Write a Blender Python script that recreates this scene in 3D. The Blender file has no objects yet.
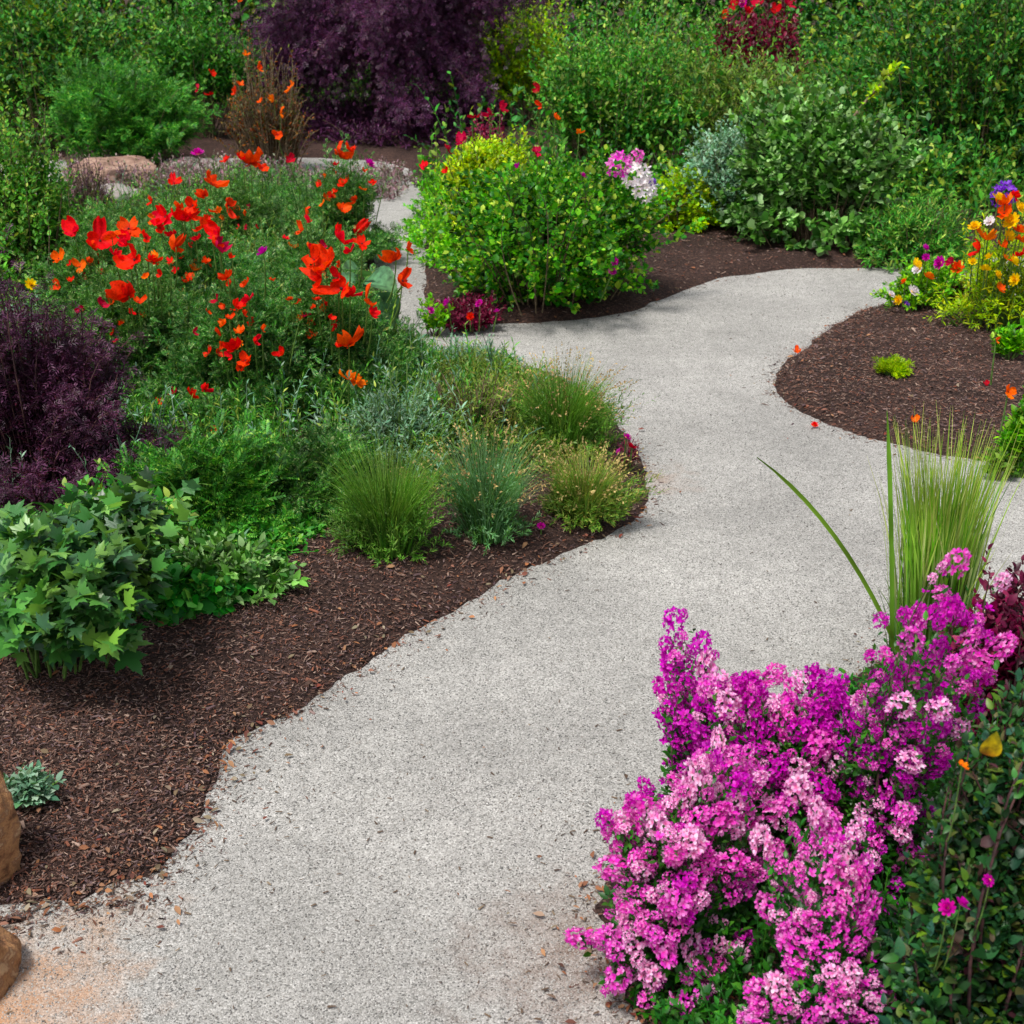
import bpy, math, random
import numpy as np
from mathutils import Vector, Matrix

# ------------------------------------------------------------------ camera, sky, sun, exposure
S = bpy.context.scene
COL = S.collection
R = math.radians
rng = np.random.default_rng(7)
random.seed(7)

CAM_H, PITCH, FOV = 2.0, R(22), R(40)
cd = bpy.data.cameras.new('camera'); cam = bpy.data.objects.new('camera', cd); COL.objects.link(cam)
cam.location = (0, 0, CAM_H); cam.rotation_euler = (R(90) - PITCH, 0, 0)
cd.sensor_fit = 'HORIZONTAL'; cd.angle = FOV; cd.clip_start = 0.05; cd.clip_end = 600
cd.dof.use_dof = True; cd.dof.focus_distance = 4.2; cd.dof.aperture_fstop = 9.0
S.camera = cam

SUN_EL, SUN_AZ = R(62), R(215)      # azimuth measured clockwise from +Y
w = bpy.data.worlds.new('World'); S.world = w; w.use_nodes = True
nt = w.node_tree; nt.nodes.clear()
sky = nt.nodes.new('ShaderNodeTexSky'); sky.sky_type = 'NISHITA'; sky.sun_disc = False
sky.sun_elevation = SUN_EL; sky.sun_rotation = SUN_AZ; sky.dust_density = 3.0; sky.air_density = 1.0
hs = nt.nodes.new('ShaderNodeHueSaturation'); hs.inputs['Saturation'].default_value = 0.35
bg = nt.nodes.new('ShaderNodeBackground'); bg.inputs[1].default_value = 0.12
wo = nt.nodes.new('ShaderNodeOutputWorld')
nt.links.new(sky.outputs[0], hs.inputs['Color']); nt.links.new(hs.outputs[0], bg.inputs[0]); nt.links.new(bg.outputs[0], wo.inputs[0])
sl = bpy.data.lights.new('sun', 'SUN'); sl.energy = 2.5; sl.angle = R(11); sl.color = (1, .96, .9)
so = bpy.data.objects.new('sun', sl); COL.objects.link(so)
sd_ = Vector((math.sin(SUN_AZ) * math.cos(SUN_EL), math.cos(SUN_AZ) * math.cos(SUN_EL), math.sin(SUN_EL)))
so.rotation_euler = sd_.to_track_quat('Z', 'Y').to_euler(); so.location = (0, 0, 20)
S.view_settings.view_transform = 'Standard'; S.view_settings.look = 'None'
S.view_settings.exposure = 0.66; S.view_settings.gamma = 1.0
S.cycles.max_bounces = 6; S.cycles.diffuse_bounces = 3; S.cycles.glossy_bounces = 2
S.cycles.transmission_bounces = 4; S.cycles.transparent_max_bounces = 8

# ------------------------------------------------------------------ picture <-> place
FPX = 512 / math.tan(FOV / 2)
def ray(px, py):
    cx, cy = (px - 512) / FPX, (512 - py) / FPX
    return Vector((cx, math.cos(PITCH) + cy * math.sin(PITCH), -math.sin(PITCH) + cy * math.cos(PITCH)))
def at(px, py, z=0.0):
    d = ray(px, py); return Vector((0, 0, CAM_H)) + d * ((z - CAM_H) / d.z)
def atD(px, py, D):
    d = ray(px, py); return Vector((0, 0, CAM_H)) + d * (D / d.y)
def depth_of(p):
    return p[1] * math.cos(PITCH) + (CAM_H - p[2]) * math.sin(PITCH)

# ------------------------------------------------------------------ tagging
def tag(o, label=None, cat=None, group=None, kind=None):
    if label: o['label'] = label
    if cat: o['category'] = cat
    if group: o['group'] = group
    if kind: o['kind'] = kind
    return o
def thing(name, label, cat, loc, group=None):
    o = bpy.data.objects.new(name, None); COL.objects.link(o); o.location = loc
    o.empty_display_size = .05
    return tag(o, label, cat, group)
def link(name, me, parent=None, loc=(0, 0, 0), rot=None, scale=None):
    o = bpy.data.objects.new(name, me); COL.objects.link(o)
    if parent: o.parent = parent
    o.location = loc
    if rot is not None: o.rotation_euler = rot
    if scale is not None: o.scale = (scale,) * 3 if np.isscalar(scale) else scale
    return o

# ------------------------------------------------------------------ materials
def lin(c):
    c = [int(c[i:i + 2], 16) / 255 for i in (0, 2, 4)]
    return tuple(x / 12.92 if x <= .04045 else ((x + .055) / 1.055) ** 2.4 for x in c) + (1,)
def newmat(name):
    m = bpy.data.materials.new(name); m.use_nodes = True; t = m.node_tree; t.nodes.clear()
    return m, t, t.nodes.new, t.links.new
def ramp(t, cols, stops=None, interp='LINEAR'):
    n = t.nodes.new('ShaderNodeValToRGB'); e = n.color_ramp.elements; n.color_ramp.interpolation = interp
    k = len(cols); stops = stops or [i / max(1, k - 1) for i in range(k)]
    while len(e) < k: e.new(.5)
    for i in range(k): e[i].position = stops[i]; e[i].color = cols[i] if len(cols[i]) == 4 else tuple(cols[i]) + (1,)
    return n
def leafmat(name, cols, trans=.3, rough=.5, spec=.28,  tcol=(1.25, 1.25, .55), clump=1.0, cscale=5.0, gcols=None, accent=None, sat=1.12):
    """cols: hex list (real leaf colours) picked per leaf; broad clumps vary in leaf tone, widened to paint in light clumps and shadow gaps."""
    m, t, N, L = newmat(name)
    geo = N('ShaderNodeNewGeometry'); oi = N('ShaderNodeObjectInfo'); tc = N('ShaderNodeTexCoord')
    cols = list(cols) + ([cols[0]] + [accent] if accent else [])
    rp = ramp(t, [lin(c) for c in cols], [i / (len(cols) - 1) * .97 if i < len(cols) - 1 else 1 for i in range(len(cols))]); L(geo.outputs['Random Per Island'], rp.inputs[0])
    nz = N('ShaderNodeTexNoise'); nz.inputs['Scale'].default_value = cscale; nz.inputs['Detail'].default_value = 2
    L(tc.outputs['Object'], nz.inputs['Vector'])
    mr = N('ShaderNodeMapRange'); mr.inputs[1].default_value = .3; mr.inputs[2].default_value = .7
    mr.inputs[3].default_value = 1 - .6 * clump; mr.inputs[4].default_value = 1 + .6 * clump  # leaf tone varies by clump; wide swing also paints in shadowed gaps
    L(nz.outputs[0], mr.inputs[0])
    hv = N('ShaderNodeHueSaturation')
    oh = N('ShaderNodeMapRange'); oh.inputs[3].default_value = .49; oh.inputs[4].default_value = .51
    L(oi.outputs['Random'], oh.inputs[0]); L(oh.outputs[0], hv.inputs['Hue'])
    hv.inputs['Saturation'].default_value = sat
    L(mr.outputs[0], hv.inputs['Value']); L(rp.outputs[0], hv.inputs['Color'])
    col = hv.outputs[0]
    if gcols:   # base-to-tip colour of a petal / leaf
        at_ = N('ShaderNodeAttribute'); at_.attribute_name = 'g'
        gr = ramp(t, [lin(c) for c in gcols[0]], gcols[1]); L(at_.outputs['Fac'], gr.inputs[0])
        mx = N('ShaderNodeMix'); mx.data_type = 'RGBA'; mx.blend_type = 'MULTIPLY'; mx.inputs[0].default_value = 1
        L(col, mx.inputs[6]); L(gr.outputs[0], mx.inputs[7]); col = mx.outputs[2]
    bs = N('ShaderNodeBsdfPrincipled'); bs.inputs['Roughness'].default_value = rough
    bs.inputs['Specular IOR Level'].default_value = spec
    L(col, bs.inputs['Base Color'])
    tr = N('ShaderNodeBsdfTranslucent')
    mu = N('ShaderNodeMix'); mu.data_type = 'RGBA'; mu.blend_type = 'MULTIPLY'; mu.inputs[0].default_value = 1
    mu.inputs[7].default_value = tuple(tcol) + (1,); L(col, mu.inputs[6]); L(mu.outputs[2], tr.inputs[0])
    ms = N('ShaderNodeMixShader'); ms.inputs[0].default_value = trans
    o = N('ShaderNodeOutputMaterial'); L(bs.outputs[0], ms.inputs[1]); L(tr.outputs[0], ms.inputs[2]); L(ms.outputs[0], o.inputs[0])
    return m
def solid(name, cols, rough=.8, scale=20, bump=.3, spec=.3, random_island=False):
    m, t, N, L = newmat(name)
    tc = N('ShaderNodeTexCoord'); nz = N('ShaderNodeTexNoise'); nz.inputs['Scale'].default_value = scale; nz.inputs['Detail'].default_value = 8
    nz.inputs['Roughness'].default_value = .65
    L(tc.outputs['Object'], nz.inputs['Vector'])
    rp = ramp(t, [lin(c) for c in cols], [.36 + .28 * i / max(1, len(cols) - 1) for i in range(len(cols))])
    if random_island:
        g = N('ShaderNodeNewGeometry'); rp = ramp(t, [lin(c) for c in cols]); L(g.outputs['Random Per Island'], rp.inputs[0])
    else: L(nz.outputs[0], rp.inputs[0])
    bs = N('ShaderNodeBsdfPrincipled'); bs.inputs['Roughness'].default_value = rough; bs.inputs['Specular IOR Level'].default_value = spec
    L(rp.outputs[0], bs.inputs['Base Color'])
    if bump:
        b = N('ShaderNodeBump'); b.inputs['Strength'].default_value = bump; b.inputs['Distance'].default_value = .02
        L(nz.outputs[0], b.inputs['Height']); L(b.outputs[0], bs.inputs['Normal'])
    o = N('ShaderNodeOutputMaterial'); L(bs.outputs[0], o.inputs[0])
    return m

M = {}
M['bark'] = solid('bark', ['2a201a', '4a3a2e', '6b5a4a'], .9, 30, .5)
M['twig'] = solid('twig', ['4a3f30', '6a5a44', '8a7a62'], .85, 40, .3)
M['stem'] = solid('green_stem', ['3d5a26', '55782f', '6f8f45'], .6, 30, .1)
M['darkstem'] = solid('dark_stem', ['2b1c1c', '40282a', '5a3a36'], .8, 30, .2)

# ------------------------------------------------------------------ mesh building
class T:   # a template: vertices, faces, g (0 base .. 1 tip), material per face
    def __init__(s, V, F, g=None, mi=None):
        s.V = np.array(V, float); s.F = [tuple(f) for f in F]
        s.g = np.array(g, float) if g is not None else np.zeros(len(V))
        s.mi = np.array(mi if mi is not None else [0] * len(F), int)
        s.lv = np.array([v for f in s.F for v in f], int); s.tot = np.array([len(f) for f in s.F], int)
    def moved(s, Mx, p=(0, 0, 0)):
        return T(s.V @ np.array(Mx).T + np.array(p), s.F, s.g, s.mi)
def join(ts):
    V, F, g, mi, n = [], [], [], [], 0
    for t in ts:
        V.append(t.V); F += [tuple(i + n for i in f) for f in t.F]; g.append(t.g); mi.append(t.mi); n += len(t.V)
    return T(np.vstack(V), F, np.concatenate(g), np.concatenate(mi))
class Soup:
    def __init__(s): s.v, s.l, s.t, s.g, s.m, s.n = [], [], [], [], [], 0
    def add(s, t, mats, pos, mi=None):
        n = len(pos)
        if n == 0: return s
        k = len(t.V)
        v = np.einsum('nij,kj->nki', mats, t.V) + pos[:, None, :]
        s.v.append(v.reshape(-1, 3)); s.g.append(np.tile(t.g, n))
        off = (np.arange(n) * k)[:, None] + s.n
        s.l.append((t.lv[None, :] + off).ravel()); s.t.append(np.tile(t.tot, n))
        m = np.tile(t.mi, n) if mi is None else np.full(n * len(t.tot), mi)
        s.m.append(m); s.n += n * k
        return s
    def raw(s, V, quads, g=None, mi=0):
        V = np.asarray(V, float); quads = np.asarray(quads, int)
        s.v.append(V); s.g.append(np.zeros(len(V)) if g is None else np.asarray(g, float))
        s.l.append((quads + s.n).ravel()); s.t.append(np.full(len(quads), quads.shape[1]))
        s.m.append(np.full(len(quads), mi)); s.n += len(V)
        return s
    def mesh(s, name, mats, smooth=True):
        me = bpy.data.meshes.new(name)
        v = np.concatenate(s.v).astype(np.float32); l = np.concatenate(s.l).astype(np.int32)
        t = np.concatenate(s.t).astype(np.int32); m = np.concatenate(s.m).astype(np.int32)
        me.vertices.add(len(v)); me.vertices.foreach_set('co', v.ravel())
        me.loops.add(len(l)); me.loops.foreach_set('vertex_index', l)
        me.polygons.add(len(t)); st = np.zeros(len(t), np.int32); st[1:] = np.cumsum(t)[:-1]
        me.polygons.foreach_set('loop_start', st)
        for x in (mats if isinstance(mats, (list, tuple)) else [mats]): me.materials.append(x)
        me.polygons.foreach_set('material_index', m)
        me.polygons.foreach_set('use_smooth', np.full(len(t), smooth))
        a = me.attributes.new('g', 'FLOAT', 'POINT'); a.data.foreach_set('value', np.concatenate(s.g).astype(np.float32))
        me.update(calc_edges=True)
        return me
def nrm(a): return a / np.maximum(np.linalg.norm(a, axis=-1, keepdims=True), 1e-9)
def frames(d, up, size, wide=1.0):
    """columns: side, along, normal"""
    d = nrm(d); n = nrm(up - d * np.sum(up * d, -1, keepdims=True)); s = np.cross(d, n)
    sz = np.asarray(size)[:, None]; wd = np.broadcast_to(np.asarray(wide, float), (len(d),))[:, None]
    return np.stack([s * sz * wd, d * sz, n * sz], axis=2)
def tubes(soup, P, r0, r1, sides=3, mi=0):
    """P: (n, s, 3) curves"""
    n, s, _ = P.shape
    tg = np.gradient(P, axis=1); tg = nrm(tg)
    ref = np.tile(np.array([.31, .87, .2]), (n, s, 1)); a = nrm(np.cross(tg, ref)); b = np.cross(tg, a)
    r0 = np.broadcast_to(r0, (n,)); r1 = np.broadcast_to(r1, (n,))
    rr = r0[:, None] + (r1 - r0)[:, None] * np.linspace(0, 1, s)[None]
    an = np.arange(sides) * 2 * np.pi / sides
    V = P[:, :, None, :] + rr[:, :, None, None] * (a[:, :, None, :] * np.cos(an)[None, None, :, None] + b[:, :, None, :] * np.sin(an)[None, None, :, None])
    idx = np.arange(n * s * sides).reshape(n, s, sides)
    q = np.stack([idx[:, :-1, :], idx[:, 1:, :], np.roll(idx, -1, 2)[:, 1:, :], np.roll(idx, -1, 2)[:, :-1, :]], -1).reshape(-1, 4)
    return soup.raw(V.reshape(-1, 3), q, np.repeat(np.linspace(0, 1, s)[None, :, None], n, 0).repeat(sides, 2).ravel(), mi)
def bez(a, b, c, s):
    t = np.linspace(0, 1, s)[None, :, None]
    return (1 - t) ** 2 * a[:, None] + 2 * t * (1 - t) * b[:, None] + t ** 2 * c[:, None]

# leaf templates: along +y from 0 to 1, normal +z
def leaf_ovate(wd=.5, rows=3, fold=.12, droop=.18, peak=.42):
    V, g = [(0, 0, 0)], [0]
    ys = [(i + 1) / (rows + 1) for i in range(rows)]
    for y in ys:
        k = wd / 2 * (math.sin(math.pi * y ** (math.log(.5) / math.log(peak))) ** .8)
        z = -droop * y * y
        V += [(-k, y, z + fold * k * 2), (0, y, z), (k, y, z + fold * k * 2)]; g += [y] * 3
    V.append((0, 1, -droop)); g.append(1)
    F = [(0, 2, 1), (0, 3, 2)]
    for i in range(rows - 1):
        a = 1 + 3 * i; F += [(a, a + 1, a + 4, a + 3), (a + 1, a + 2, a + 5, a + 4)]
    a = 1 + 3 * (rows - 1); n = len(V) - 1
    F += [(a, a + 1, n), (a + 1, a + 2, n)]
    return T(V, F, g)
def leaf_lobed(lobes=5, depth=.45, teeth=True, droop=.3):
    V, g = [(0, .25, 0.0)], [0]
    pts = [(0, 0)]
    span = math.radians(125)
    for i in range(lobes):
        a = -span + 2 * span * i / (lobes - 1); big = .75 - .33 * (abs(a) / span) ** 1.4
        da = span / (lobes - 1)
        def P(r, an): return (r * math.sin(an), .25 + r * math.cos(an))
        if i: pts.append(P((1 - depth) * (big + .06) * .95, a - da))
        if teeth: pts.append(P(big * .74, a - da * .52)); pts.append(P(big * .72, a - da * .36))
        else: pts.append(P(big * .78, a - da * .5))
        pts.append(P(big, a))
        if teeth: pts.append(P(big * .72, a + da * .36)); pts.append(P(big * .74, a + da * .52))
        else: pts.append(P(big * .78, a + da * .5))
    for x, y in pts:
        rr = math.hypot(x, y - .25)
        V.append((x, y, -droop * rr * rr + .09 * abs(x))); g.append(min(1, rr / .7))
    k = len(pts)
    return T(V, [(0, 1 + (i + 1) % k, 1 + i) for i in range(k)], g)
def leaf_feather(pairs=6, wd=.55, curl=.2):
    V, F, g = [], [], []
    def tri(a, b, c, ga):
        n = len(V); V.extend([a, b, c]); F.append((n, n + 1, n + 2)); g.extend(ga)
    n = 0
    V += [(-.012, 0, 0), (.012, 0, 0), (0, 1, -curl)]; F.append((0, 1, 2)); g += [0, 0, 1]
    for i in range(pairs):
        y = .15 + .78 * i / pairs; L = wd * .5 * math.sin(math.pi * (.25 + .7 * i / pairs)); z = -curl * y * y
        for sx in (-1, 1):
            n = len(V)
            V += [(0, y, z), (sx * L * .55, y + L * .35 - .03, z + .05), (sx * L, y + L * .8, z - .02), (sx * L * .5, y + L * .55 + .035, z + .05)]
            F.append((n, n + 1, n + 2, n + 3) if sx > 0 else (n, n + 3, n + 2, n + 1)); g += [y, y, 1, y]
    return T(V, F, g)
LF = {
    'ovate': leaf_ovate(.52, 2), 'round': leaf_ovate(.8, 2, .1, .12, .5), 'lance': leaf_ovate(.26, 2, .1, .25, .4),
    'ovate_fine': leaf_ovate(.55, 4, .12, .25), 'lobed': leaf_lobed(5, .5), 'lobed_lo': leaf_lobed(3, .4, False),
    'feather': leaf_feather(6), 'feather_fine': leaf_feather(8, .42, .35), 'maple': leaf_feather(3, .9, .3),
    'tiny': leaf_ovate(.5, 1, .1, .1),
}
# petals and flowers: flower faces +z
def petal(L=1, W=.7, nu=4, nv=4, cup=.35, ruffle=.06, tip=.6, seed=0, notch=0.0):
    r = random.Random(seed); V, F, g = [], [], []
    ph = r.random() * 6
    for i in range(nu + 1):
        u = i / nu
        wv = W / 2 * (math.sin(math.pi * min(.999, .08 + u * tip)) ** .7) * (1 if u > 0 else .35)
        for j in range(nv + 1):
            v = j / nv * 2 - 1
            y = L * u * (1 - .16 * v * v * u) - notch * (1 - abs(v)) * (u > .99)
            z = cup * (u ** 1.6) * L - .25 * cup * u * u * u * L + .18 * W * v * v * u + ruffle * u * math.sin(v * 5 + ph + u * 2) * L
            V.append((wv * v, y, z)); g.append(u)
    for i in range(nu):
        for j in range(nv):
            a = i * (nv + 1) + j; F.append((a, a + 1, a + nv + 2, a + nv + 1))
    return T(V, F, g)
def rotz(a): c, s = math.cos(a), math.sin(a); return np.array([[c, -s, 0], [s, c, 0], [0, 0, 1]])
def rotx(a): c, s = math.cos(a), math.sin(a); return np.array([[1, 0, 0], [0, c, -s], [0, s, c]])
def dome(r=.1, h=.1, n=8, mi=1, z=0):
    V = [(0, 0, z + h)]; F = []; g = [0]
    for k, (rr, hh) in enumerate(((.6, .8), (1, .3), (1, 0))):
        for i in range(n):
            a = i * 2 * math.pi / n; V.append((r * rr * math.cos(a), r * rr * math.sin(a), z + h * hh)); g.append(0)
    for i in range(n): F.append((0, 1 + i, 1 + (i + 1) % n))
    for k in range(2):
        for i in range(n):
            a, b = 1 + k * n + i, 1 + k * n + (i + 1) % n; F.append((a, a + n, b + n, b))
    return T(V, F, g, [mi] * len(F))
def fl_poppy(seed, n=5, open_=.5, irregular=.35):
    r = random.Random(seed); ts = []
    for k in range(n):
        p = petal(1 + irregular * (r.random() - .6), .85 + .6 * (r.random() - .5), 5, 6, .3 + .6 * (1 - open_) + .5 * (r.random() - .5), .07 + .1 * irregular, .74, r.random(), .1 * irregular)
        ts.append(p.moved(rotz(2 * math.pi * k / n + r.uniform(-.25, .25)) @ rotx(r.uniform(-.5, .5)), (0, 0, .015 * k)))
    ts.append(dome(.08, .1, 7, 1, .03))
    return join(ts)
def fl_azalea(seed):
    r = random.Random(seed); ts = []
    for k in range(5):
        p = petal(1 + r.uniform(-.2, .15), .62, 3, 2, .45, .09, .78, r.random(), .12)
        ts.append(p.moved(rotz(2 * math.pi * k / 5 + r.uniform(-.1, .1)) @ rotx(r.uniform(-.35, .5))))
    for k in range(3):   # stamens
        a = r.random() * 6.28
        V = [(0.02, 0, 0), (-.02, 0, 0), (math.cos(a) * .25, math.sin(a) * .25, .75)]
        ts.append(T(V, [(0, 1, 2)], [0, 0, 0], [1]))
    return join(ts)
def fl_pompom(seed, rings=3, n=9):
    r = random.Random(seed); ts = []
    for q in range(rings):
        for k in range(n - 2 * q):
            p = petal(1 - .22 * q, .42, 2, 1, .2 + .3 * q, .02, .75, r.random())
            ts.append(p.moved(rotz(2 * math.pi * k / (n - 2 * q) + q * .4 + r.uniform(-.1, .1)) @ rotx(.15 + .35 * q), (0, 0, .04 * q)))
    ts.append(dome(.2, .16, 7, 1, .08))
    return join(ts)
def head_of(florets, n, seed, spread=1.0, tall=.75, fl=.42):
    """a rounded head of n florets; unit radius, base at origin, facing +z"""
    r = random.Random(seed); ts = []
    for k in range(n):
        f = (k + .5) / n; ph = k * 2.39996 + r.random() * .5; th = math.acos(1 - f * 1.15) * spread
        d = Vector((math.sin(th) * math.cos(ph), math.sin(th) * math.sin(ph), math.cos(th)))
        q = np.array((d + Vector((r.uniform(-.3, .3), r.uniform(-.3, .3), r.uniform(-.1, .2)))).normalized().to_track_quat('Z', 'Y').to_matrix())
        sc = fl * r.uniform(.8, 1.2)
        ts.append(r.choice(florets).moved(q @ rotz(r.random() * 6) * sc, (d.x * .62, d.y * .62, d.z * tall)))
    return join(ts)
def tmesh(t, name, mats):
    return Soup().add(t, np.eye(3)[None], np.zeros((1, 3))).mesh(name, mats)

# ------------------------------------------------------------------ ground, path, beds
def wob(x, y, s=1.0, seed=0):
    r = random.Random(seed); o = 0 * x; a = 1.0
    for k in range(5):
        an, p, f = r.random() * 6.28, r.random() * 6.28, s * 1.9 ** k * r.uniform(.8, 1.2)
        o = o + a * np.sin(f * (x * math.cos(an) + y * math.sin(an)) + p + 1.3 * np.sin(f * .6 * (y * math.cos(an) - x * math.sin(an)) + p * 2)); a *= .62
    return o / 2.2
def smooth_poly(px, closed=True, sub=6):
    P = np.array(px, float); n = len(P); out = []
    for i in range(n):
        p0, p1, p2, p3 = P[(i - 1) % n], P[i], P[(i + 1) % n], P[(i + 2) % n]
        for t in np.arange(sub) / sub:
            out.append(.5 * (2 * p1 + (p2 - p0) * t + (2 * p0 - 5 * p1 + 4 * p2 - p3) * t * t + (3 * p1 - p0 - 3 * p2 + p3) * t ** 3))
    return np.array(out)
def G(lst): return [tuple(at(*p))[:2] for p in lst]
BEDS = {
    'left_bed': smooth_poly(G([(-260, 912), (-60, 922), (0, 928), (45, 913), (110, 888), (165, 862), (213, 792), (243, 738), (308, 706), (350, 672), (400, 646), (470, 602),
                     (540, 566), (608, 536), (640, 510), (652, 488), (642, 458), (625, 428), (600, 402), (560, 377), (500, 364), (445, 362), (405, 346),
                     (388, 312), (376, 262), (360, 218), (335, 194), (250, 183), (150, 190), (60, 200), (-150, 205)]) + [(-12, 10), (-12, 2)]),
    'centre_bed': smooth_poly(G([(424, 308), (446, 325), (500, 325), (570, 321), (628, 313), (668, 298), (702, 284), (745, 275), (800, 269), (870, 268), (930, 262), (1100, 252), (1400, 245)])
                     + [(30, 12), (60, 70), (-60, 70), (-30, 16)] + G([(-250, 168), (-50, 163), (60, 160), (200, 159), (330, 159), (404, 168), (424, 205), (424, 262)]), sub=5),
    'right_bed': smooth_poly(G([(1300, 305), (1060, 298), (960, 300), (885, 305), (852, 315), (820, 335), (787, 360), (772, 379), (777, 395), (802, 413), (850, 434), (920, 451), (970, 459), (1030, 466), (1300, 475)])),
    'front_bed': smooth_poly(G([(690, 1180), (655, 1080), (625, 1010), (600, 945), (602, 890), (640, 840), (700, 780), (780, 722), (850, 672), (920, 640), (1010, 605), (1100, 575), (1350, 560), (1500, 900), (1300, 1400)])),
}
def sdist(P, poly):
    """signed distance, positive inside"""
    out = np.empty(len(P))
    a = poly; b = np.roll(poly, -1, 0); ab = b - a; L2 = np.maximum((ab ** 2).sum(1), 1e-12)
    for s in range(0, len(P), 20000):
        p = P[s:s + 20000]; ap = p[:, None] - a[None]
        t = np.clip((ap * ab[None]).sum(2) / L2, 0, 1)
        d = np.sqrt(((ap - t[..., None] * ab[None]) ** 2).sum(2).min(1))
        c = ((a[None, :, 1] > p[:, None, 1]) != (b[None, :, 1] > p[:, None, 1]))
        xi = a[None, :, 0] + (p[:, None, 1] - a[None, :, 1]) / np.where(np.abs(ab[None, :, 1]) < 1e-9, 1e-9, ab[None, :, 1]) * ab[None, :, 0]
        ins = (c & (p[:, None, 0] < xi)).sum(1) % 2 == 1
        out[s:s + 20000] = np.where(ins, d, -d)
    return out
def bed_sd(P, name):
    return sdist(P, BEDS[name]) + .022 * wob(P[:, 0], P[:, 1], 9, 3) + .013 * wob(P[:, 0], P[:, 1], 36, 5)
def bed_h(P, sd):
    z = np.where(sd < 0, sd * .8 - .004, .085 * (1 - np.exp(-np.maximum(sd, 0) / .16)) - .004)
    return z + np.clip(sd, 0, .3) * .07 * wob(P[:, 0], P[:, 1], 4, 9)
def hz(x, y):
    P = np.array([[x, y]]); best = 0.0
    for k in BEDS:
        s = bed_sd(P, k)
        if s[0] > 0: best = max(best, float(bed_h(P, s)[0]))
    return best

# materials of the ground
def m_mulch():
    m, t, N, L = newmat('mulch')
    tc = N('ShaderNodeTexCoord')
    n1 = N('ShaderNodeTexNoise'); n1.inputs['Scale'].default_value = 55; n1.inputs['Detail'].default_value = 9; n1.inputs['Roughness'].default_value = .75
    n2 = N('ShaderNodeTexNoise'); n2.inputs['Scale'].default_value = 2.2; n2.inputs['Detail'].default_value = 4
    L(tc.outputs['Object'], n1.inputs[0]); L(tc.outputs['Object'], n2.inputs[0])
    rp = ramp(t, [lin('1c1413'), lin('382925'), lin('543e36'), lin('745648')], [.3, .48, .6, .75]); L(n1.outputs[0], rp.inputs[0])
    hv = N('ShaderNodeHueSaturation'); mr = N('ShaderNodeMapRange'); mr.inputs[1].default_value = .3; mr.inputs[2].default_value = .7
    mr.inputs[3].default_value = .7; mr.inputs[4].default_value = 1.3; L(n2.outputs[0], mr.inputs[0]); L(mr.outputs[0], hv.inputs['Value']); L(rp.outputs[0], hv.inputs['Color'])
    bs = N('ShaderNodeBsdfPrincipled'); bs.inputs['Roughness'].default_value = .9; bs.inputs['Specular IOR Level'].default_value = .2
    L(hv.outputs[0], bs.inputs['Base Color'])
    b = N('ShaderNodeBump'); b.inputs['Strength'].default_value = .9; b.inputs['Distance'].default_value = .03; L(n1.outputs[0], b.inputs['Height']); L(b.outputs[0], bs.inputs['Normal'])
    o = N('ShaderNodeOutputMaterial'); L(bs.outputs[0], o.inputs[0]); return m
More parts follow.
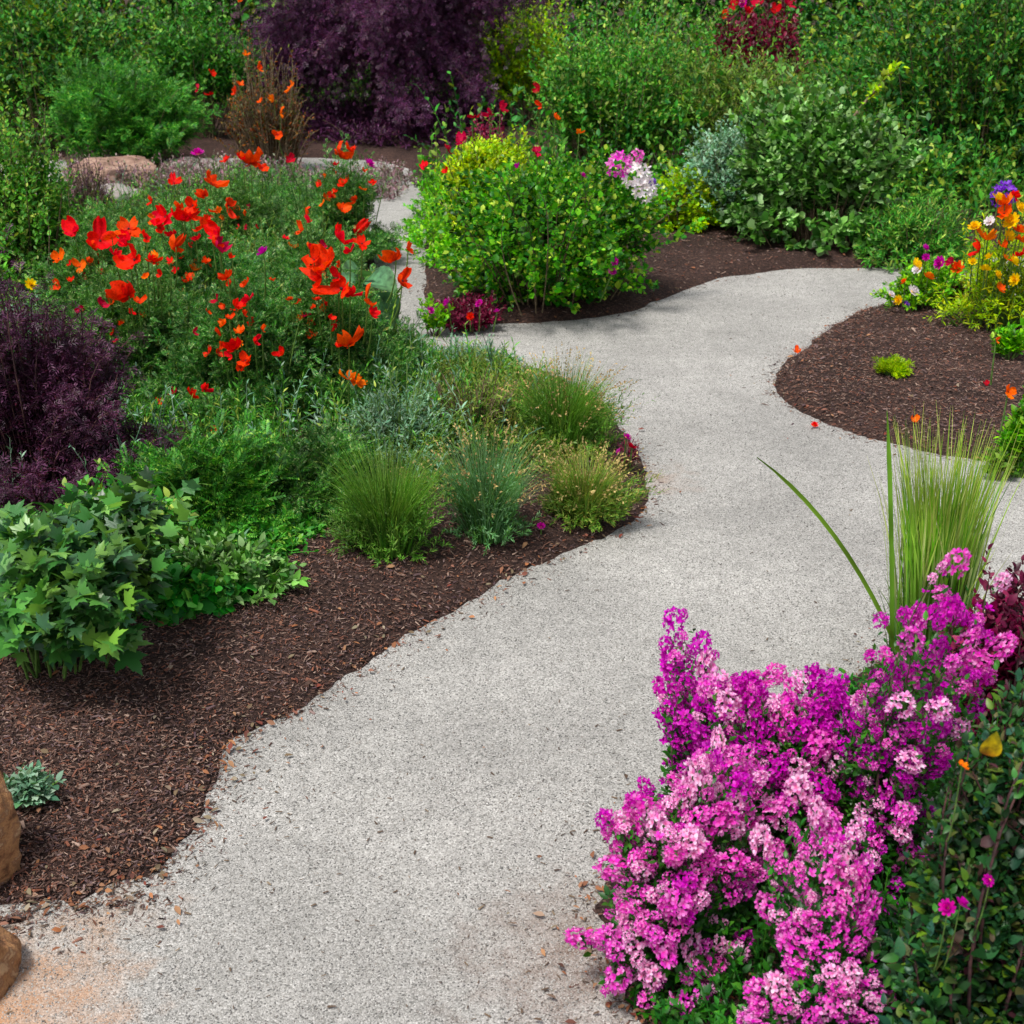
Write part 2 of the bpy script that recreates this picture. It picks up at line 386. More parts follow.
def m_gravel():
    m, t, N, L = newmat('crushed_gravel')
    tc = N('ShaderNodeTexCoord')
    vo = N('ShaderNodeTexVoronoi'); vo.inputs['Scale'].default_value = 260; L(tc.outputs['Object'], vo.inputs['Vector'])
    bw = N('ShaderNodeRGBToBW'); L(vo.outputs['Color'], bw.inputs[0])
    rp = ramp(t, [lin('484848'), lin('85847f'), lin('9c9a96'), lin('aba9a5'), lin('c2c0bc')], [0.08, .25, .5, .75, .95]); L(bw.outputs[0], rp.inputs[0])
    n1 = N('ShaderNodeTexNoise'); n1.inputs['Scale'].default_value = 1.3; n1.inputs['Detail'].default_value = 6; L(tc.outputs['Object'], n1.inputs[0])
    n3 = N('ShaderNodeTexNoise'); n3.inputs['Scale'].default_value = 14; n3.inputs['Detail'].default_value = 5; L(tc.outputs['Object'], n3.inputs[0])
    mr = N('ShaderNodeMapRange'); mr.inputs[1].default_value = .3; mr.inputs[2].default_value = .7; mr.inputs[3].default_value = .76; mr.inputs[4].default_value = 1.12; L(n1.outputs[0], mr.inputs[0])
    m3 = N('ShaderNodeMapRange'); m3.inputs[1].default_value = .3; m3.inputs[2].default_value = .7; m3.inputs[3].default_value = .9; m3.inputs[4].default_value = 1.08; L(n3.outputs[0], m3.inputs[0])
    ml = N('ShaderNodeMath'); ml.operation = 'MULTIPLY'; L(mr.outputs[0], ml.inputs[0]); L(m3.outputs[0], ml.inputs[1])
    hv = N('ShaderNodeHueSaturation'); L(ml.outputs[0], hv.inputs['Value']); L(rp.outputs[0], hv.inputs['Color'])
    # sandy orange patch by the boulder, and brown washed-in mulch under the azaleas
    col = hv.outputs[0]
    for (px, py, rad, c, fac) in ((-10, 1015, .2, 'b08058', .95), (595, 960, .2, '6f4f3a', .6), (655, 480, .05, '9a7a62', .4), (110, 915, .02, 'a58a74', .4)):
        p = at(px, py)
        vd = N('ShaderNodeVectorMath'); vd.operation = 'DISTANCE'; vd.inputs[1].default_value = (p.x, p.y, 0); L(tc.outputs['Object'], vd.inputs[0])
        ad = N('ShaderNodeMath'); ad.operation = 'MULTIPLY_ADD'; ad.inputs[1].default_value = .55; L(n3.outputs[0], ad.inputs[0]); L(vd.outputs['Value'], ad.inputs[2])
        rm = N('ShaderNodeMapRange'); rm.inputs[1].default_value = rad + .42; rm.inputs[2].default_value = .2; rm.inputs[3].default_value = 0; rm.inputs[4].default_value = fac; L(ad.outputs[0], rm.inputs[0])
        mx = N('ShaderNodeMix'); mx.data_type = 'RGBA'; mx.inputs[7].default_value = lin(c); L(rm.outputs[0], mx.inputs[0]); L(col, mx.inputs[6]); col = mx.outputs[2]
    bs = N('ShaderNodeBsdfPrincipled'); bs.inputs['Roughness'].default_value = .9; bs.inputs['Specular IOR Level'].default_value = .2
    L(col, bs.inputs['Base Color'])
    b = N('ShaderNodeBump'); b.inputs['Strength'].default_value = .6; b.inputs['Distance'].default_value = .004; L(vo.outputs['Distance'], b.inputs['Height']); b.invert = True
    b2 = N('ShaderNodeBump'); b2.inputs['Strength'].default_value = .5; b2.inputs['Distance'].default_value = .02; L(n3.outputs[0], b2.inputs['Height']); L(b.outputs[0], b2.inputs['Normal']); L(b2.outputs[0], bs.inputs['Normal'])
    o = N('ShaderNodeOutputMaterial'); L(bs.outputs[0], o.inputs[0]); return m
M['mulch'] = m_mulch(); M['gravel'] = m_gravel(); M['soil'] = solid('soil', ['2c2019', '43322a', '5a4538'], .95, 6, .5)

s = Soup(); s.raw([(-300, -60, -.12), (300, -60, -.12), (300, 500, -.12), (-300, 500, -.12)], [(0, 1, 2, 3)])
tag(link('ground', s.mesh('ground', M['soil'])), kind='structure')
xs, ys = np.linspace(-9, 9, 121), np.linspace(-3, 15.5, 121)
X, Y = np.meshgrid(xs, ys); I = np.arange(X.size).reshape(X.shape)
s = Soup(); s.raw(np.stack([X.ravel(), Y.ravel(), .002 * wob(X, Y, 3, 1).ravel()], 1), np.stack([I[:-1, :-1], I[:-1, 1:], I[1:, 1:], I[1:, :-1]], -1).reshape(-1, 4))
tag(link('path', s.mesh('path', M['gravel'])), kind='structure')
# beds share one perspective-free grid that coarsens with distance
yy = 1.0 * (75 / 1.0) ** (np.linspace(0, 1, 440)); uu = np.linspace(-1, 1, 330)
Yg = np.repeat(yy[:, None], len(uu), 1); Xg = uu[None] * (1.0 + .78 * yy)[:, None]
Pg = np.stack([Xg.ravel(), Yg.ravel()], 1); I = np.arange(len(Pg)).reshape(Xg.shape)
Q = np.stack([I[:-1, :-1], I[:-1, 1:], I[1:, 1:], I[1:, :-1]], -1).reshape(-1, 4)
for k, nm in (('left_bed', 'mulch_ground'), ('centre_bed', 'mulch_ground'), ('right_bed', 'mulch_ground'), ('front_bed', 'mulch_ground')):
    sd = bed_sd(Pg, k); keep = (sd[Q] > -.02).any(1); q = Q[keep]
    used, inv = np.unique(q.ravel(), return_inverse=True)
    V = np.column_stack([Pg[used], bed_h(Pg[used], sd[used])])
    s = Soup(); s.raw(V, inv.reshape(-1, 4)); tag(link(nm, s.mesh(nm, M['mulch'])), kind='structure')

# loose stuff: bark chips, grit, litter
def rand_rot(n):
    q = nrm(rng.normal(size=(n, 4))); w_, x, y, z = q.T
    return np.stack([np.stack([1 - 2 * (y * y + z * z), 2 * (x * y - z * w_), 2 * (x * z + y * w_)], -1),
                     np.stack([2 * (x * y + z * w_), 1 - 2 * (x * x + z * z), 2 * (y * z - x * w_)], -1),
                     np.stack([2 * (x * z - y * w_), 2 * (y * z + x * w_), 1 - 2 * (x * x + y * y)], -1)], 1)
def in_view(n, y0, y1, power=1.0, margin=1.12):
    """random ground points in the wedge the camera sees, even per unit of picture rather than per metre for power=1"""
    u = rng.random(n)
    if power == 1.0: y = 1 / (1 / y0 + (1 / y1 - 1 / y0) * u)
    else: y = np.sqrt(y0 ** 2 + (y1 ** 2 - y0 ** 2) * u)
    dep = y * math.cos(PITCH) + CAM_H * math.sin(PITCH)
    return np.column_stack([(rng.random(n) * 2 - 1) * dep * math.tan(FOV / 2) * margin, y])
CHIP = T([(-.5, -1, 0), (.45, -.9, .05), (.35, 1, .1), (-.3, .8, -.05), (-.4, -.8, .28), (.3, -.7, .33), (.2, .8, .3), (-.2, .6, .26)],
         [(0, 1, 5, 4), (1, 2, 6, 5), (2, 3, 7, 6), (3, 0, 4, 7), (4, 5, 6, 7)])
M['chips'] = solid('bark_chips', ['1c1413', '33251f', '4e3932', '3c2b28', '7c5a4c', '5a433a', '9a8274', '40302c', '7e4c38', '604e46', '46343a', '7e6a66'], .85, 60, 0, .25, True)
def chips(n, bed, y0, y1):
    P = in_view(int(n * 1.25), y0, y1, 1.0, 1.45); sd = bed_sd(P, bed); k = (sd > -.16) & ((sd > .01) | (rng.random(len(P)) < .5 * np.exp(np.minimum(sd, 0) / .032))); P, sd = P[k], sd[k]; n = len(P)
    L = (.0025 + .0065 * rng.random(n) ** 2 + .010 * (rng.random(n) < .03) * rng.random(n)) * (.8 + .07 * P[:, 1]); wd = L * (.25 + .5 * rng.random(n))
    yaw = rng.random(n) * 6.28; d = np.column_stack([np.cos(yaw), np.sin(yaw), rng.normal(0, .28, n)])
    up = np.column_stack([rng.normal(0, .4, n), rng.normal(0, .4, n), np.ones(n)])
    Mx = frames(d, up, np.ones(n)); Mx = Mx * np.stack([wd, L, wd * 1.0], 1)[:, None, :]
    return Mx, np.column_stack([P, np.maximum(bed_h(P, sd), -.002) + .003 + .006 * rng.random(n) * (sd > 0)])
s = Soup()
for n, b, a, c in ((420000, 'left_bed', 1.7, 9), (200000, 'right_bed', 4.8, 10), (60000, 'front_bed', 1.6, 4), (80000, 'centre_bed', 7, 14)):
    s.add(CHIP, *chips(n, b, a, c))
tag(link('bark_mulch', s.mesh('bark_mulch', M['chips'], False)), 'dark brown shredded bark mulch covering the planting beds', 'mulch', kind='stuff')
OCT = T([(1, 0, 0), (-.9, .1, 0), (0, 1, .1), (.1, -.8, 0), (0, 0, .7), (0, .1, -.7)], [(0, 2, 4), (2, 1, 4), (1, 3, 4), (3, 0, 4), (2, 0, 5), (1, 2, 5), (3, 1, 5), (0, 3, 5)])
M['grit'] = solid('grit', ['706f6d', '949390', 'a3a29f', '868582', 'b2b0ac', '9a9792', 'bab8b4', '545352', 'a9a7a4', '464341', '8e8780'], .85, 60, 0, .25, True)
P = in_view(300000, 1.7, 9.5, 1.0, 1.3)
sdall = np.max([bed_sd(P, k) for k in BEDS], 0); P = P[sdall < .005]; n = len(P)
r_ = (.0010 + .0019 * rng.random(n) ** 3) * (.75 + .15 * P[:, 1])
s = Soup().add(OCT, rand_rot(n) * r_[:, None, None], np.column_stack([P, .002 * wob(P[:, 0], P[:, 1], 3, 1) + r_ * .25]))
tag(link('grit', s.mesh('grit', M['grit'], False)), 'fine pale grey grit lying loose on the path', 'gravel', kind='stuff')
# fallen leaves and twigs along the edges
M['litter'] = leafmat('fallen_leaf', ['6a4632', '8a5c3c', '745040', '9a7654', 'a0653e', '5a4034', '8f8470', '7c3c2e', '4a3830', '6a5a44', '78725c'], .05, .8, .2, tcol=(1, 1, .8), cscale=3, clump=.3, sat=1)
P = in_view(90000, 1.7, 11); sdall = np.max([bed_sd(P, k) for k in BEDS], 0)
k = rng.random(len(P)) < .3 * np.exp(-np.abs(sdall - .01) / .045) + .02 * (sdall > 0) + .0006; P, sdl = P[k], sdall[k]; n = len(P)
yaw = rng.random(n) * 6.28; d = np.column_stack([np.cos(yaw), np.sin(yaw), rng.normal(0, .25, n)]); up = np.column_stack([rng.normal(0, .5, n), rng.normal(0, .5, n), np.ones(n)])
s = Soup().add(LF['ovate'], frames(d, up, (.009 + .022 * rng.random(n) ** 2) * (.8 + .07 * P[:, 1]), .9), np.column_stack([P, np.maximum(bed_h(P, sdl), 0) + .012]))
tag(link('leaf_litter', s.mesh('leaf_litter', M['litter'])), 'small brown and orange fallen leaves along the mulch edges', 'leaf litter', kind='stuff')

M['debris'] = solid('debris', ['3a302a', '5a4a3e', '6a5a48', '4a3c34', '857560'], .9, 40, 0, .2, True)
P = in_view(60000, 1.7, 11); sdall = np.max([bed_sd(P, k) for k in BEDS], 0)
k = (sdall < 0) & (rng.random(len(P)) < .02 + .12 * np.clip(wob(P[:, 0], P[:, 1], 2.2, 77), 0, 1) ** 2 + .5 * np.exp(np.minimum(sdall, 0) / .06)); P = P[k]; n = len(P)
yaw = rng.random(n) * 6.28; d = np.column_stack([np.cos(yaw), np.sin(yaw), rng.normal(0, .08, n)])
Mx = frames(d, np.tile([0, 0, 1.], (n, 1)), .004 + .016 * rng.random(n) ** 4, .3 + .5 * rng.random(n))
s = Soup().add(CHIP, Mx * np.array([.5, .5, .3])[None, None], np.column_stack([P, .004 + 0 * P[:, 0]])); tag(link('path_debris', s.mesh('path_debris', M['debris'], False)), 'tiny twigs and crumbs of bark scattered over the gravel path', 'debris', kind='stuff')
# ------------------------------------------------------------------ plant makers
def fit(cx, yb, yt, wpx, dep=.8):
    """where a plant stands whose front foot is seen at (cx, yb), top at yt, wpx wide -> centre, width, height"""
    p = at(cx, yb, .06); W = wpx * depth_of(p) / FPX
    y = p.y + W * dep * .36
    q = atD(cx, yt, y); W = wpx * depth_of((0, y, q.z * .5)) / FPX
    x = atD(cx, (yb + yt) / 2, y).x
    z = hz(x, y)
    return Vector((x, y, z)), W, W * dep, q.z - z
def lumpy(d, amt, seed):
    r = np.random.default_rng(seed); o = np.ones(len(d))
    for _ in range(7):
        c = nrm(r.normal(size=3) + np.array([0, 0, .4])); o += amt * r.uniform(.5, 1.2) * (np.exp(-((1 - d @ c) / .14)) - .25)
    return o
def shoots(W, D, H, n, seed, lump=.3, low=.12, fill=.55, mid=.42, flat=1.0, wild=.14, skirt=.24):
    """shoots through an uneven crown; returns bezier control points"""
    r = np.random.default_rng(seed)
    d = nrm(r.normal(size=(n * 2, 3))); d = d[d[:, 2] > -.95][:n]; n = len(d)
    u = fill * .6 + (1 - fill * .6) * r.random(n) ** .5
    out = r.random(n) < wild; u[out] = r.uniform(1.0, 1.32, out.sum())
    rad = lumpy(d, lump, seed + 1) * u
    hr = np.linalg.norm(d[:, :2], axis=1); dz = np.sign(d[:, 2]) * np.abs(d[:, 2]) ** .9
    c = np.array([0, 0, H * mid])
    tip = np.column_stack([d[:, 0] * W / 2 * 1.1 * rad, d[:, 1] * D / 2 * 1.1 * rad, H * mid + dz * H * (1 - mid) * rad])
    below = d[:, 2] < 0
    tip[below, 2] = H * mid + d[below, 2] * H * mid * 1.15 * np.minimum(rad[below], 1.1)
    tip[:, 2] = np.maximum(tip[:, 2], H * low * r.uniform(.1, 1.2, n)); tip[:, 2] = np.minimum(tip[:, 2], H * 1.12)
    if low < .09:   # a skirt of low shoots that hides the feet
        sk = r.random(n) < skirt; m_ = sk.sum(); f = np.sqrt(r.uniform(.3, 1.0, m_)) * (1 if skirt > .2 else .72) * (1 + .12 * r.normal(size=m_)); an = np.arctan2(d[sk, 1], d[sk, 0])
        tip[sk] = np.column_stack([np.cos(an) * W / 2 * f, np.sin(an) * D / 2 * f, H * r.uniform(.01, .26, m_)])
    k = r.uniform(.25, .6, n)
    if low < .09: k[sk] = r.uniform(.5, .8, m_)
    base = np.column_stack([tip[:, 0] * k, tip[:, 1] * k, np.zeros(n)])
    ctl = base * .45 + tip * .55; ctl[:, 2] = tip[:, 2] * (.75 * flat) + H * .06
    ctl += r.normal(0, .06 * H, (n, 3)); ctl[:, 2] = np.maximum(ctl[:, 2], .02)
    return base, ctl, tip, d
def leaves_on(base, ctl, tip, k, size, t0, seed, spread=.9, upb=.35, wide=1.0, jitter=.35, shrink=.45):
    r = np.random.default_rng(seed); n = len(tip)
    t = t0 + (1 - t0) * ((np.arange(k)[None] + r.random((n, k))) / k); tt = t[..., None]
    P = (1 - tt) ** 2 * base[:, None] + 2 * tt * (1 - tt) * ctl[:, None] + tt ** 2 * tip[:, None]
    Tg = nrm(2 * (1 - tt) * (ctl - base)[:, None] + 2 * tt * (tip - ctl)[:, None])
    A = nrm(np.cross(Tg, np.array([.2, .3, 1.0]))); B = np.cross(Tg, A)
    ph = np.arange(k)[None] * 2.39996 + r.random((n, 1)) * 6.28; a = spread * r.uniform(.7, 1.2, (n, k)) * (1.15 - .5 * (t - t0) / (1 - t0))
    d = Tg * np.cos(a)[..., None] + (A * np.cos(ph)[..., None] + B * np.sin(ph)[..., None]) * np.sin(a)[..., None]
    d = d + np.array([0, 0, upb]) * r.uniform(-.2, 1, (n, k, 1))
    up = Tg * .5 + np.array([0, -.1, 1.0]) + r.normal(0, jitter, (n, k, 3))
    sz = size * r.uniform(.45, 1.25, (n, k)) * (1 - shrink * (t - t0) / (1 - t0))
    return frames(d.reshape(-1, 3), up.reshape(-1, 3), sz.ravel(), wide), P.reshape(-1, 3)
SEED = [100]
def shrub(name, label, cat, spec, leaf, size, n, k, mat, t0=.5, lump=.3, fill=.55, low=.1, mid=.42, stem='twig', spread=.9, upb=.35,
          wide=1.0, group=None, dep=.8, foliage='foliage', stems='stems', stem_r=.004, jitter=.5, flat=1.0, show=.16, wild=.14, skirt=.24):
    SEED[0] += 10; sd = SEED[0]
    c, W, D, H = fit(*spec, dep=dep)
    root = thing(name, label, cat, c, group)
    b, q, tip, d = shoots(W * 1.05, D * 1.05, H, n, sd, lump, low, fill, mid, flat, wild, skirt)
    Mx, P = leaves_on(b, q, tip, k, size, t0, sd + 2, spread, upb, wide, jitter)
    P[:, 2] = np.maximum(P[:, 2], .012)
    s = Soup().add(LF[leaf], Mx, P); link(foliage, s.mesh(name + '_' + foliage, M[mat]), root)
    ns = max(8, int(n * show)); s = Soup(); tubes(s, bez(b[:ns], q[:ns], tip[:ns], 6), stem_r * 1.3, stem_r * .4)
    link(stems, s.mesh(name + '_' + stems, M[stem]), root)
    return root, (W, D, H), (b, q, tip, d)
def blades(n, spread, L, lean, width, seed, droop=.6, segs=5, base_r=.04, ell=1.0):
    r = np.random.default_rng(seed); S_ = Soup()
    az = r.random(n) * 6.283; ln = lean * np.sqrt(r.random(n)) * r.uniform(.6, 1.2, n); ll = L * r.uniform(.55, 1.08, n)
    h = np.column_stack([np.cos(az), np.sin(az) * ell, np.zeros(n)])
    b = h * base_r * np.sqrt(r.random(n))[:, None] * r.uniform(.3, 1, n)[:, None]
    t = np.linspace(0, 1, segs + 1)
    th = ln[:, None] * (.35 + .65 * t[None]) + droop * r.uniform(.1, 1, n)[:, None] * ln[:, None] * t[None] ** 2 * 1.6
    dl = ll[:, None] / segs
    hx = np.concatenate([np.zeros((n, 1)), np.cumsum(np.sin(th[:, :-1]) * dl, 1)], 1); vz = np.concatenate([np.zeros((n, 1)), np.cumsum(np.cos(th[:, :-1]) * dl, 1)], 1)
    wv = r.normal(0, .02, (n, 1)) * np.sin(t * 4)[None] * L
    side = np.column_stack([-np.sin(az), np.cos(az), np.zeros(n)])
    C = b[:, None] + h[:, None] * hx[..., None] + np.array([0, 0, 1.0]) * np.maximum(vz, .004)[..., None] + side[:, None] * wv[..., None]
    tw = r.normal(0, .6, n); sdv = side * np.cos(tw)[:, None] + h * np.sin(tw)[:, None]
    wd = width * r.uniform(.6, 1.2, n)[:, None] * (np.maximum(1 - t ** 1.7, .06))[None]
    V = np.stack([C - sdv[:, None] * wd[..., None] / 2, C + sdv[:, None] * wd[..., None] / 2], 2)
    idx = np.arange(n * (segs + 1) * 2).reshape(n, segs + 1, 2)
    q = np.stack([idx[:, :-1, 0], idx[:, :-1, 1], idx[:, 1:, 1], idx[:, 1:, 0]], -1).reshape(-1, 4)
    S_.raw(V.reshape(-1, 3), q, np.repeat(np.repeat(t[None, :, None], n, 0), 2, 2).ravel())
    return S_, C
def facing(d, roll=None):
    q = Vector(d).normalized().to_track_quat('Z', 'Y').to_matrix() @ Matrix.Rotation(random.random() * 6.28 if roll is None else roll, 3, 'Z')
    return q.to_euler()
def bloom(root, name, me, p, d, size, label=None):
    """p in the plant's own coordinates"""
    o = link(name, me, root, p, facing(d), size)
    if label: o['label'] = label
    return o

# leaf colours (hex, real colour of the blades)
M['hedge'] = leafmat('hedge_leaf', ['1c4a1e', '2c642a', '3e7a34', '52903e', '224e26', '7aa44a'], .22, .5, accent='8a9a3c')
M['midgreen'] = leafmat('mid_green_leaf', ['2c6028', '3e7a32', '50923a', '66a448', '346830', '86b254'], .3, .5, accent='b4c468')
M['bright'] = leafmat('bright_green_leaf', ['3c7f22', '55a02a', '6cb52f', '84c23c', '469028', '9bd04a'], .32, .45, accent='b8d860')
M['bushleaf'] = leafmat('bush_leaf', ['205a1c', '30722a', '428a2e', '5aa038', '2a641e', '74b444', '1e4e1c'], .3, .4, accent='b8d460')
M['mixedleaf'] = leafmat('mixed_dark_leaf', ['163018', '1f3f22', '2c5226', '24443a', '3c6a30', '4a2a34', '56742c', '2a4a2c', '1c3a20'], .22, .4)
M['fern'] = leafmat('fern_leaf', ['225a1e', '30722a', '428838', '569c46', '2a642a', '72ae58', '386a3c'], .3, .5, accent='94c460')
M['rust'] = leafmat('rust_leaf', ['5a3420', '7a4526', '4a5a2c', '94582c', '5c6a34', '6a3a2c', '3c5a2a'], .25, .5)
M['olive'] = leafmat('olive_leaf', ['3d5f28', '587a35', '6f8f3c', '86a04a', '4b6a33', '8d8a4a', '7a9a60'], .3, .55)
M['bluegreen'] = leafmat('blue_green_leaf', ['305826', '44702e', '5a8a3e', '72a054', '94b478', '38602a'], .25, .45, accent='a8c890')
M['grey'] = leafmat('grey_green_leaf', ['4f7860', '6b9478', '8aaa94', '5d8a60', 'a3b8a6', '4a7050'], .25, .6)
M['yellowgreen'] = leafmat('yellow_green_leaf', ['6a9a28', '88b82f', 'a5c83c', 'c0d24a', '5a8a2a', 'b0a83c'], .35, .45)
M['purple'] = leafmat('purple_leaf', ['220c22', '341430', '481c46', '2a1028', '682e64', '3a1526', '542040'], .25, .45, tcol=(1.3, .7, 1.1), sat=.95)
M['purplebed'] = leafmat('dusky_purple_leaf', ['2a1a28', '3c2436', '4c3044', '5f3d58', '74566c', '3a2630', '54303a'], .2, .55, tcol=(1.2, .7, .9))
M['plum'] = leafmat('plum_leaf', ['1e0f1c', '2c1626', '3c1e32', '52304a', '6e4a62', '281218', '44202c'], .2, .45, tcol=(1.2, .6, .9))
M['burgundy'] = leafmat('burgundy_leaf', ['3f1222', '5a1830', '741f3c', '4a1a2c', '8a3a50', '33121c'], .25, .4, tcol=(1.4, .6, .7))
M['pinkish'] = leafmat('pinkish_leaf', ['6a5a5a', '8a6a74', '5a6a4a', 'a08a90', '7a4a5a', '9a8a86', '4a6a3c'], .2, .6)
M['poppyleaf'] = leafmat('feathery_leaf', ['264e20', '346628', '467e34', '5c9444', '2c5a2a', '7eaa62', '40704a'], .3, .55, accent='a8c084')
M['azleaf'] = leafmat('azalea_leaf', ['1f4a20', '2c5f26', '3c752c', '264f24', '55883a'], .25, .4)
M['lobedleaf'] = leafmat('lobed_leaf', ['1e4620', '2c5e28', '3c7430', '528c38', '265030', '74a446', '4a7856'], .3, .36, spec=.45, sat=1.0, accent='70a038')
M['grass'] = leafmat('grass_blade', ['447a30', '588e3c', '70a04e', '3a6c30', '88ac60', '648c48'], .35, .5, gcols=(['b5c8a5', 'ffffff', 'fff2b0'], [0, .5, 1]))
M['bluegrass'] = leafmat('blue_grass_blade', ['4a7a48', '5f9060', '7aa67a', '8fb58c', '44703c', '6f9a50'], .35, .5, gcols=(['c0d0b0', 'ffffff', 'f2f0d0'], [0, .5, 1]))
M['yellowgrass'] = leafmat('yellow_grass_blade', ['5a8438', '729846', '8ca858', '4e7838', 'a8a464', '7e9450'], .35, .5, gcols=(['b5c8a0', 'ffffff', 'ffd890'], [0, .55, 1]))
M['tallgrass'] = leafmat('tall_grass_blade', ['5a9a34', '7ab048', '98c060', 'b0cc78', '4a8a2c', 'c4d49c', '8a9a58'], .35, .4, sat=1.1, gcols=(['c8c8a0', 'ffffff', 'fff0c0'], [0, .4, 1]))
def petalmat(name, cols, g=None, trans=.42, tcol=(1.08, .98, 1.05)):
    return leafmat(name, cols, trans, .6, .15, tcol, clump=.35, cscale=9, gcols=g, sat=1.12)
M['red'] = petalmat('red_petal', ['dc2014', 'e82a18', 'f03c16', 'e0221a'], (['d04030', 'ffffff'], [0, .4]))
M['orange'] = petalmat('orange_petal', ['f06010', 'f57a14', 'ee4a10'], (['ffe090', 'ffffff'], [0, .5]))
M['yellow'] = petalmat('yellow_petal', ['f0c820', 'f4d840', 'e8b418'])
M['crimson'] = petalmat('crimson_petal', ['a0122a', 'b81838', 'c8203c'])
M['magentap'] = petalmat('magenta_petal', ['b01a90', 'c424a4', 'd030a0'])
M['violet'] = petalmat('violet_petal', ['6a3aa8', '8450c0', '9a6cd0'])
M['white'] = petalmat('white_petal', ['e8e4e0', 'f0ecec', 'e0dce4'])
M['az_pink'] = petalmat('pink_azalea_petal', ['d84cc0', 'e468ca', 'ee8cd6', 'de58b8', 'f2b4e2', 'd244b6', 'e870cc'], (['e088c4', 'ffffff', 'ffffff'], [0, .45, 1]))
M['az_mag'] = petalmat('magenta_azalea_petal', ['bc2aaa', 'cc3ebe', 'da54c8', 'b422a0', 'e272d0', 'c830b6', 'a41c98'], (['e088c4', 'ffffff', 'ffffff'], [0, .45, 1]))
M['az_pale'] = petalmat('pale_azalea_petal', ['eaa0d4', 'f0b8e0', 'f4d4ea', 'e486c8', 'f0e4f0'], (['f0a0c0', 'ffffff'], [0, .5]))
M['darkcentre'] = solid('flower_centre', ['241418', '3a2420'], .8, 40, .2)
M['yellowcentre'] = solid('yellow_centre', ['c89020', 'e0b030'], .8, 40, .2)

FL = {}
for c in ('red', 'orange', 'crimson'):
    FL[c] = [tmesh(fl_poppy(31 * i + len(c), 3 + i % 3, .15 + .13 * i, .9), c + '_bloom', [M[c], M['darkcentre']]) for i in range(6)]
for c in ('yellow', 'magentap', 'violet', 'white', 'orange', 'red'):
    FL['pom_' + c] = [tmesh(fl_pompom(17 * i + len(c)), c + '_pompom', [M[c], M['yellowcentre']]) for i in range(2)]
flor = [fl_azalea(i) for i in range(5)]
HEADS = {c: [tmesh(head_of(flor, 19 + i, 50 + i, 1.1, .85, .3), c + '_truss', [M[c], M['az_pale']]) for i in range(5)] for c in ('az_pink', 'az_mag', 'az_pale')}
FL['head_white'] = [tmesh(head_of([fl_azalea(i) for i in range(3)], 26, 80, 1.1, .9, .26), 'white_head', [M['white'], M['yellow']])]
FL['head_violet'] = [tmesh(head_of([fl_azalea(i) for i in range(3)], 26, 81, 1.1, .9, .26), 'violet_head', [M['violet'], M['white']])]
FL['head_pink'] = [tmesh(head_of([fl_azalea(i) for i in range(3)], 20, 82, 1.1, .9, .28), 'pink_head', [M['az_pink'], M['white']])]

def flowers_at(root, lst, D=None, stem_mat='stem', name='flower', thick=.004):
    """lst: (px, py, size_px, bloom key, [distance]); every bloom gets a stem of its own down into the plant"""
    base = root.location; ends = []
    for f in lst:
        px, py, sz, key = f[:4]; Dy = f[4] if len(f) > 4 else D
        p = atD(px, py, Dy); r_m = sz / 2 * depth_of(p) / FPX
        loc = p - base
        dr = Vector((random.uniform(-1, 1), random.uniform(-.9, .5), random.uniform(.1, 1.0)))
        bloom(root, name, random.choice(FL[key]), loc, dr, r_m * random.uniform(1.0, 1.3) * (1.15 if sz < 20 else .98))
        ends.append((loc, Vector((loc.x * .85, loc.y * .85 + .06, max(.02, loc.z - .2)))))
    if ends:
        c = np.array([e[0] for e in ends]); a = np.array([e[1] for e in ends]); b = (a + c) / 2; b[:, 2] = c[:, 2] * .8; b[:, :2] = c[:, :2] * .85 + a[:, :2] * .15
        for i in range(len(c)):
            s = Soup(); tubes(s, bez(a[i:i + 1], b[i:i + 1], c[i:i + 1], 6), thick, thick * .6, 4); link('flower_stalk', s.mesh('flower_stalk', M[stem_mat]), root)

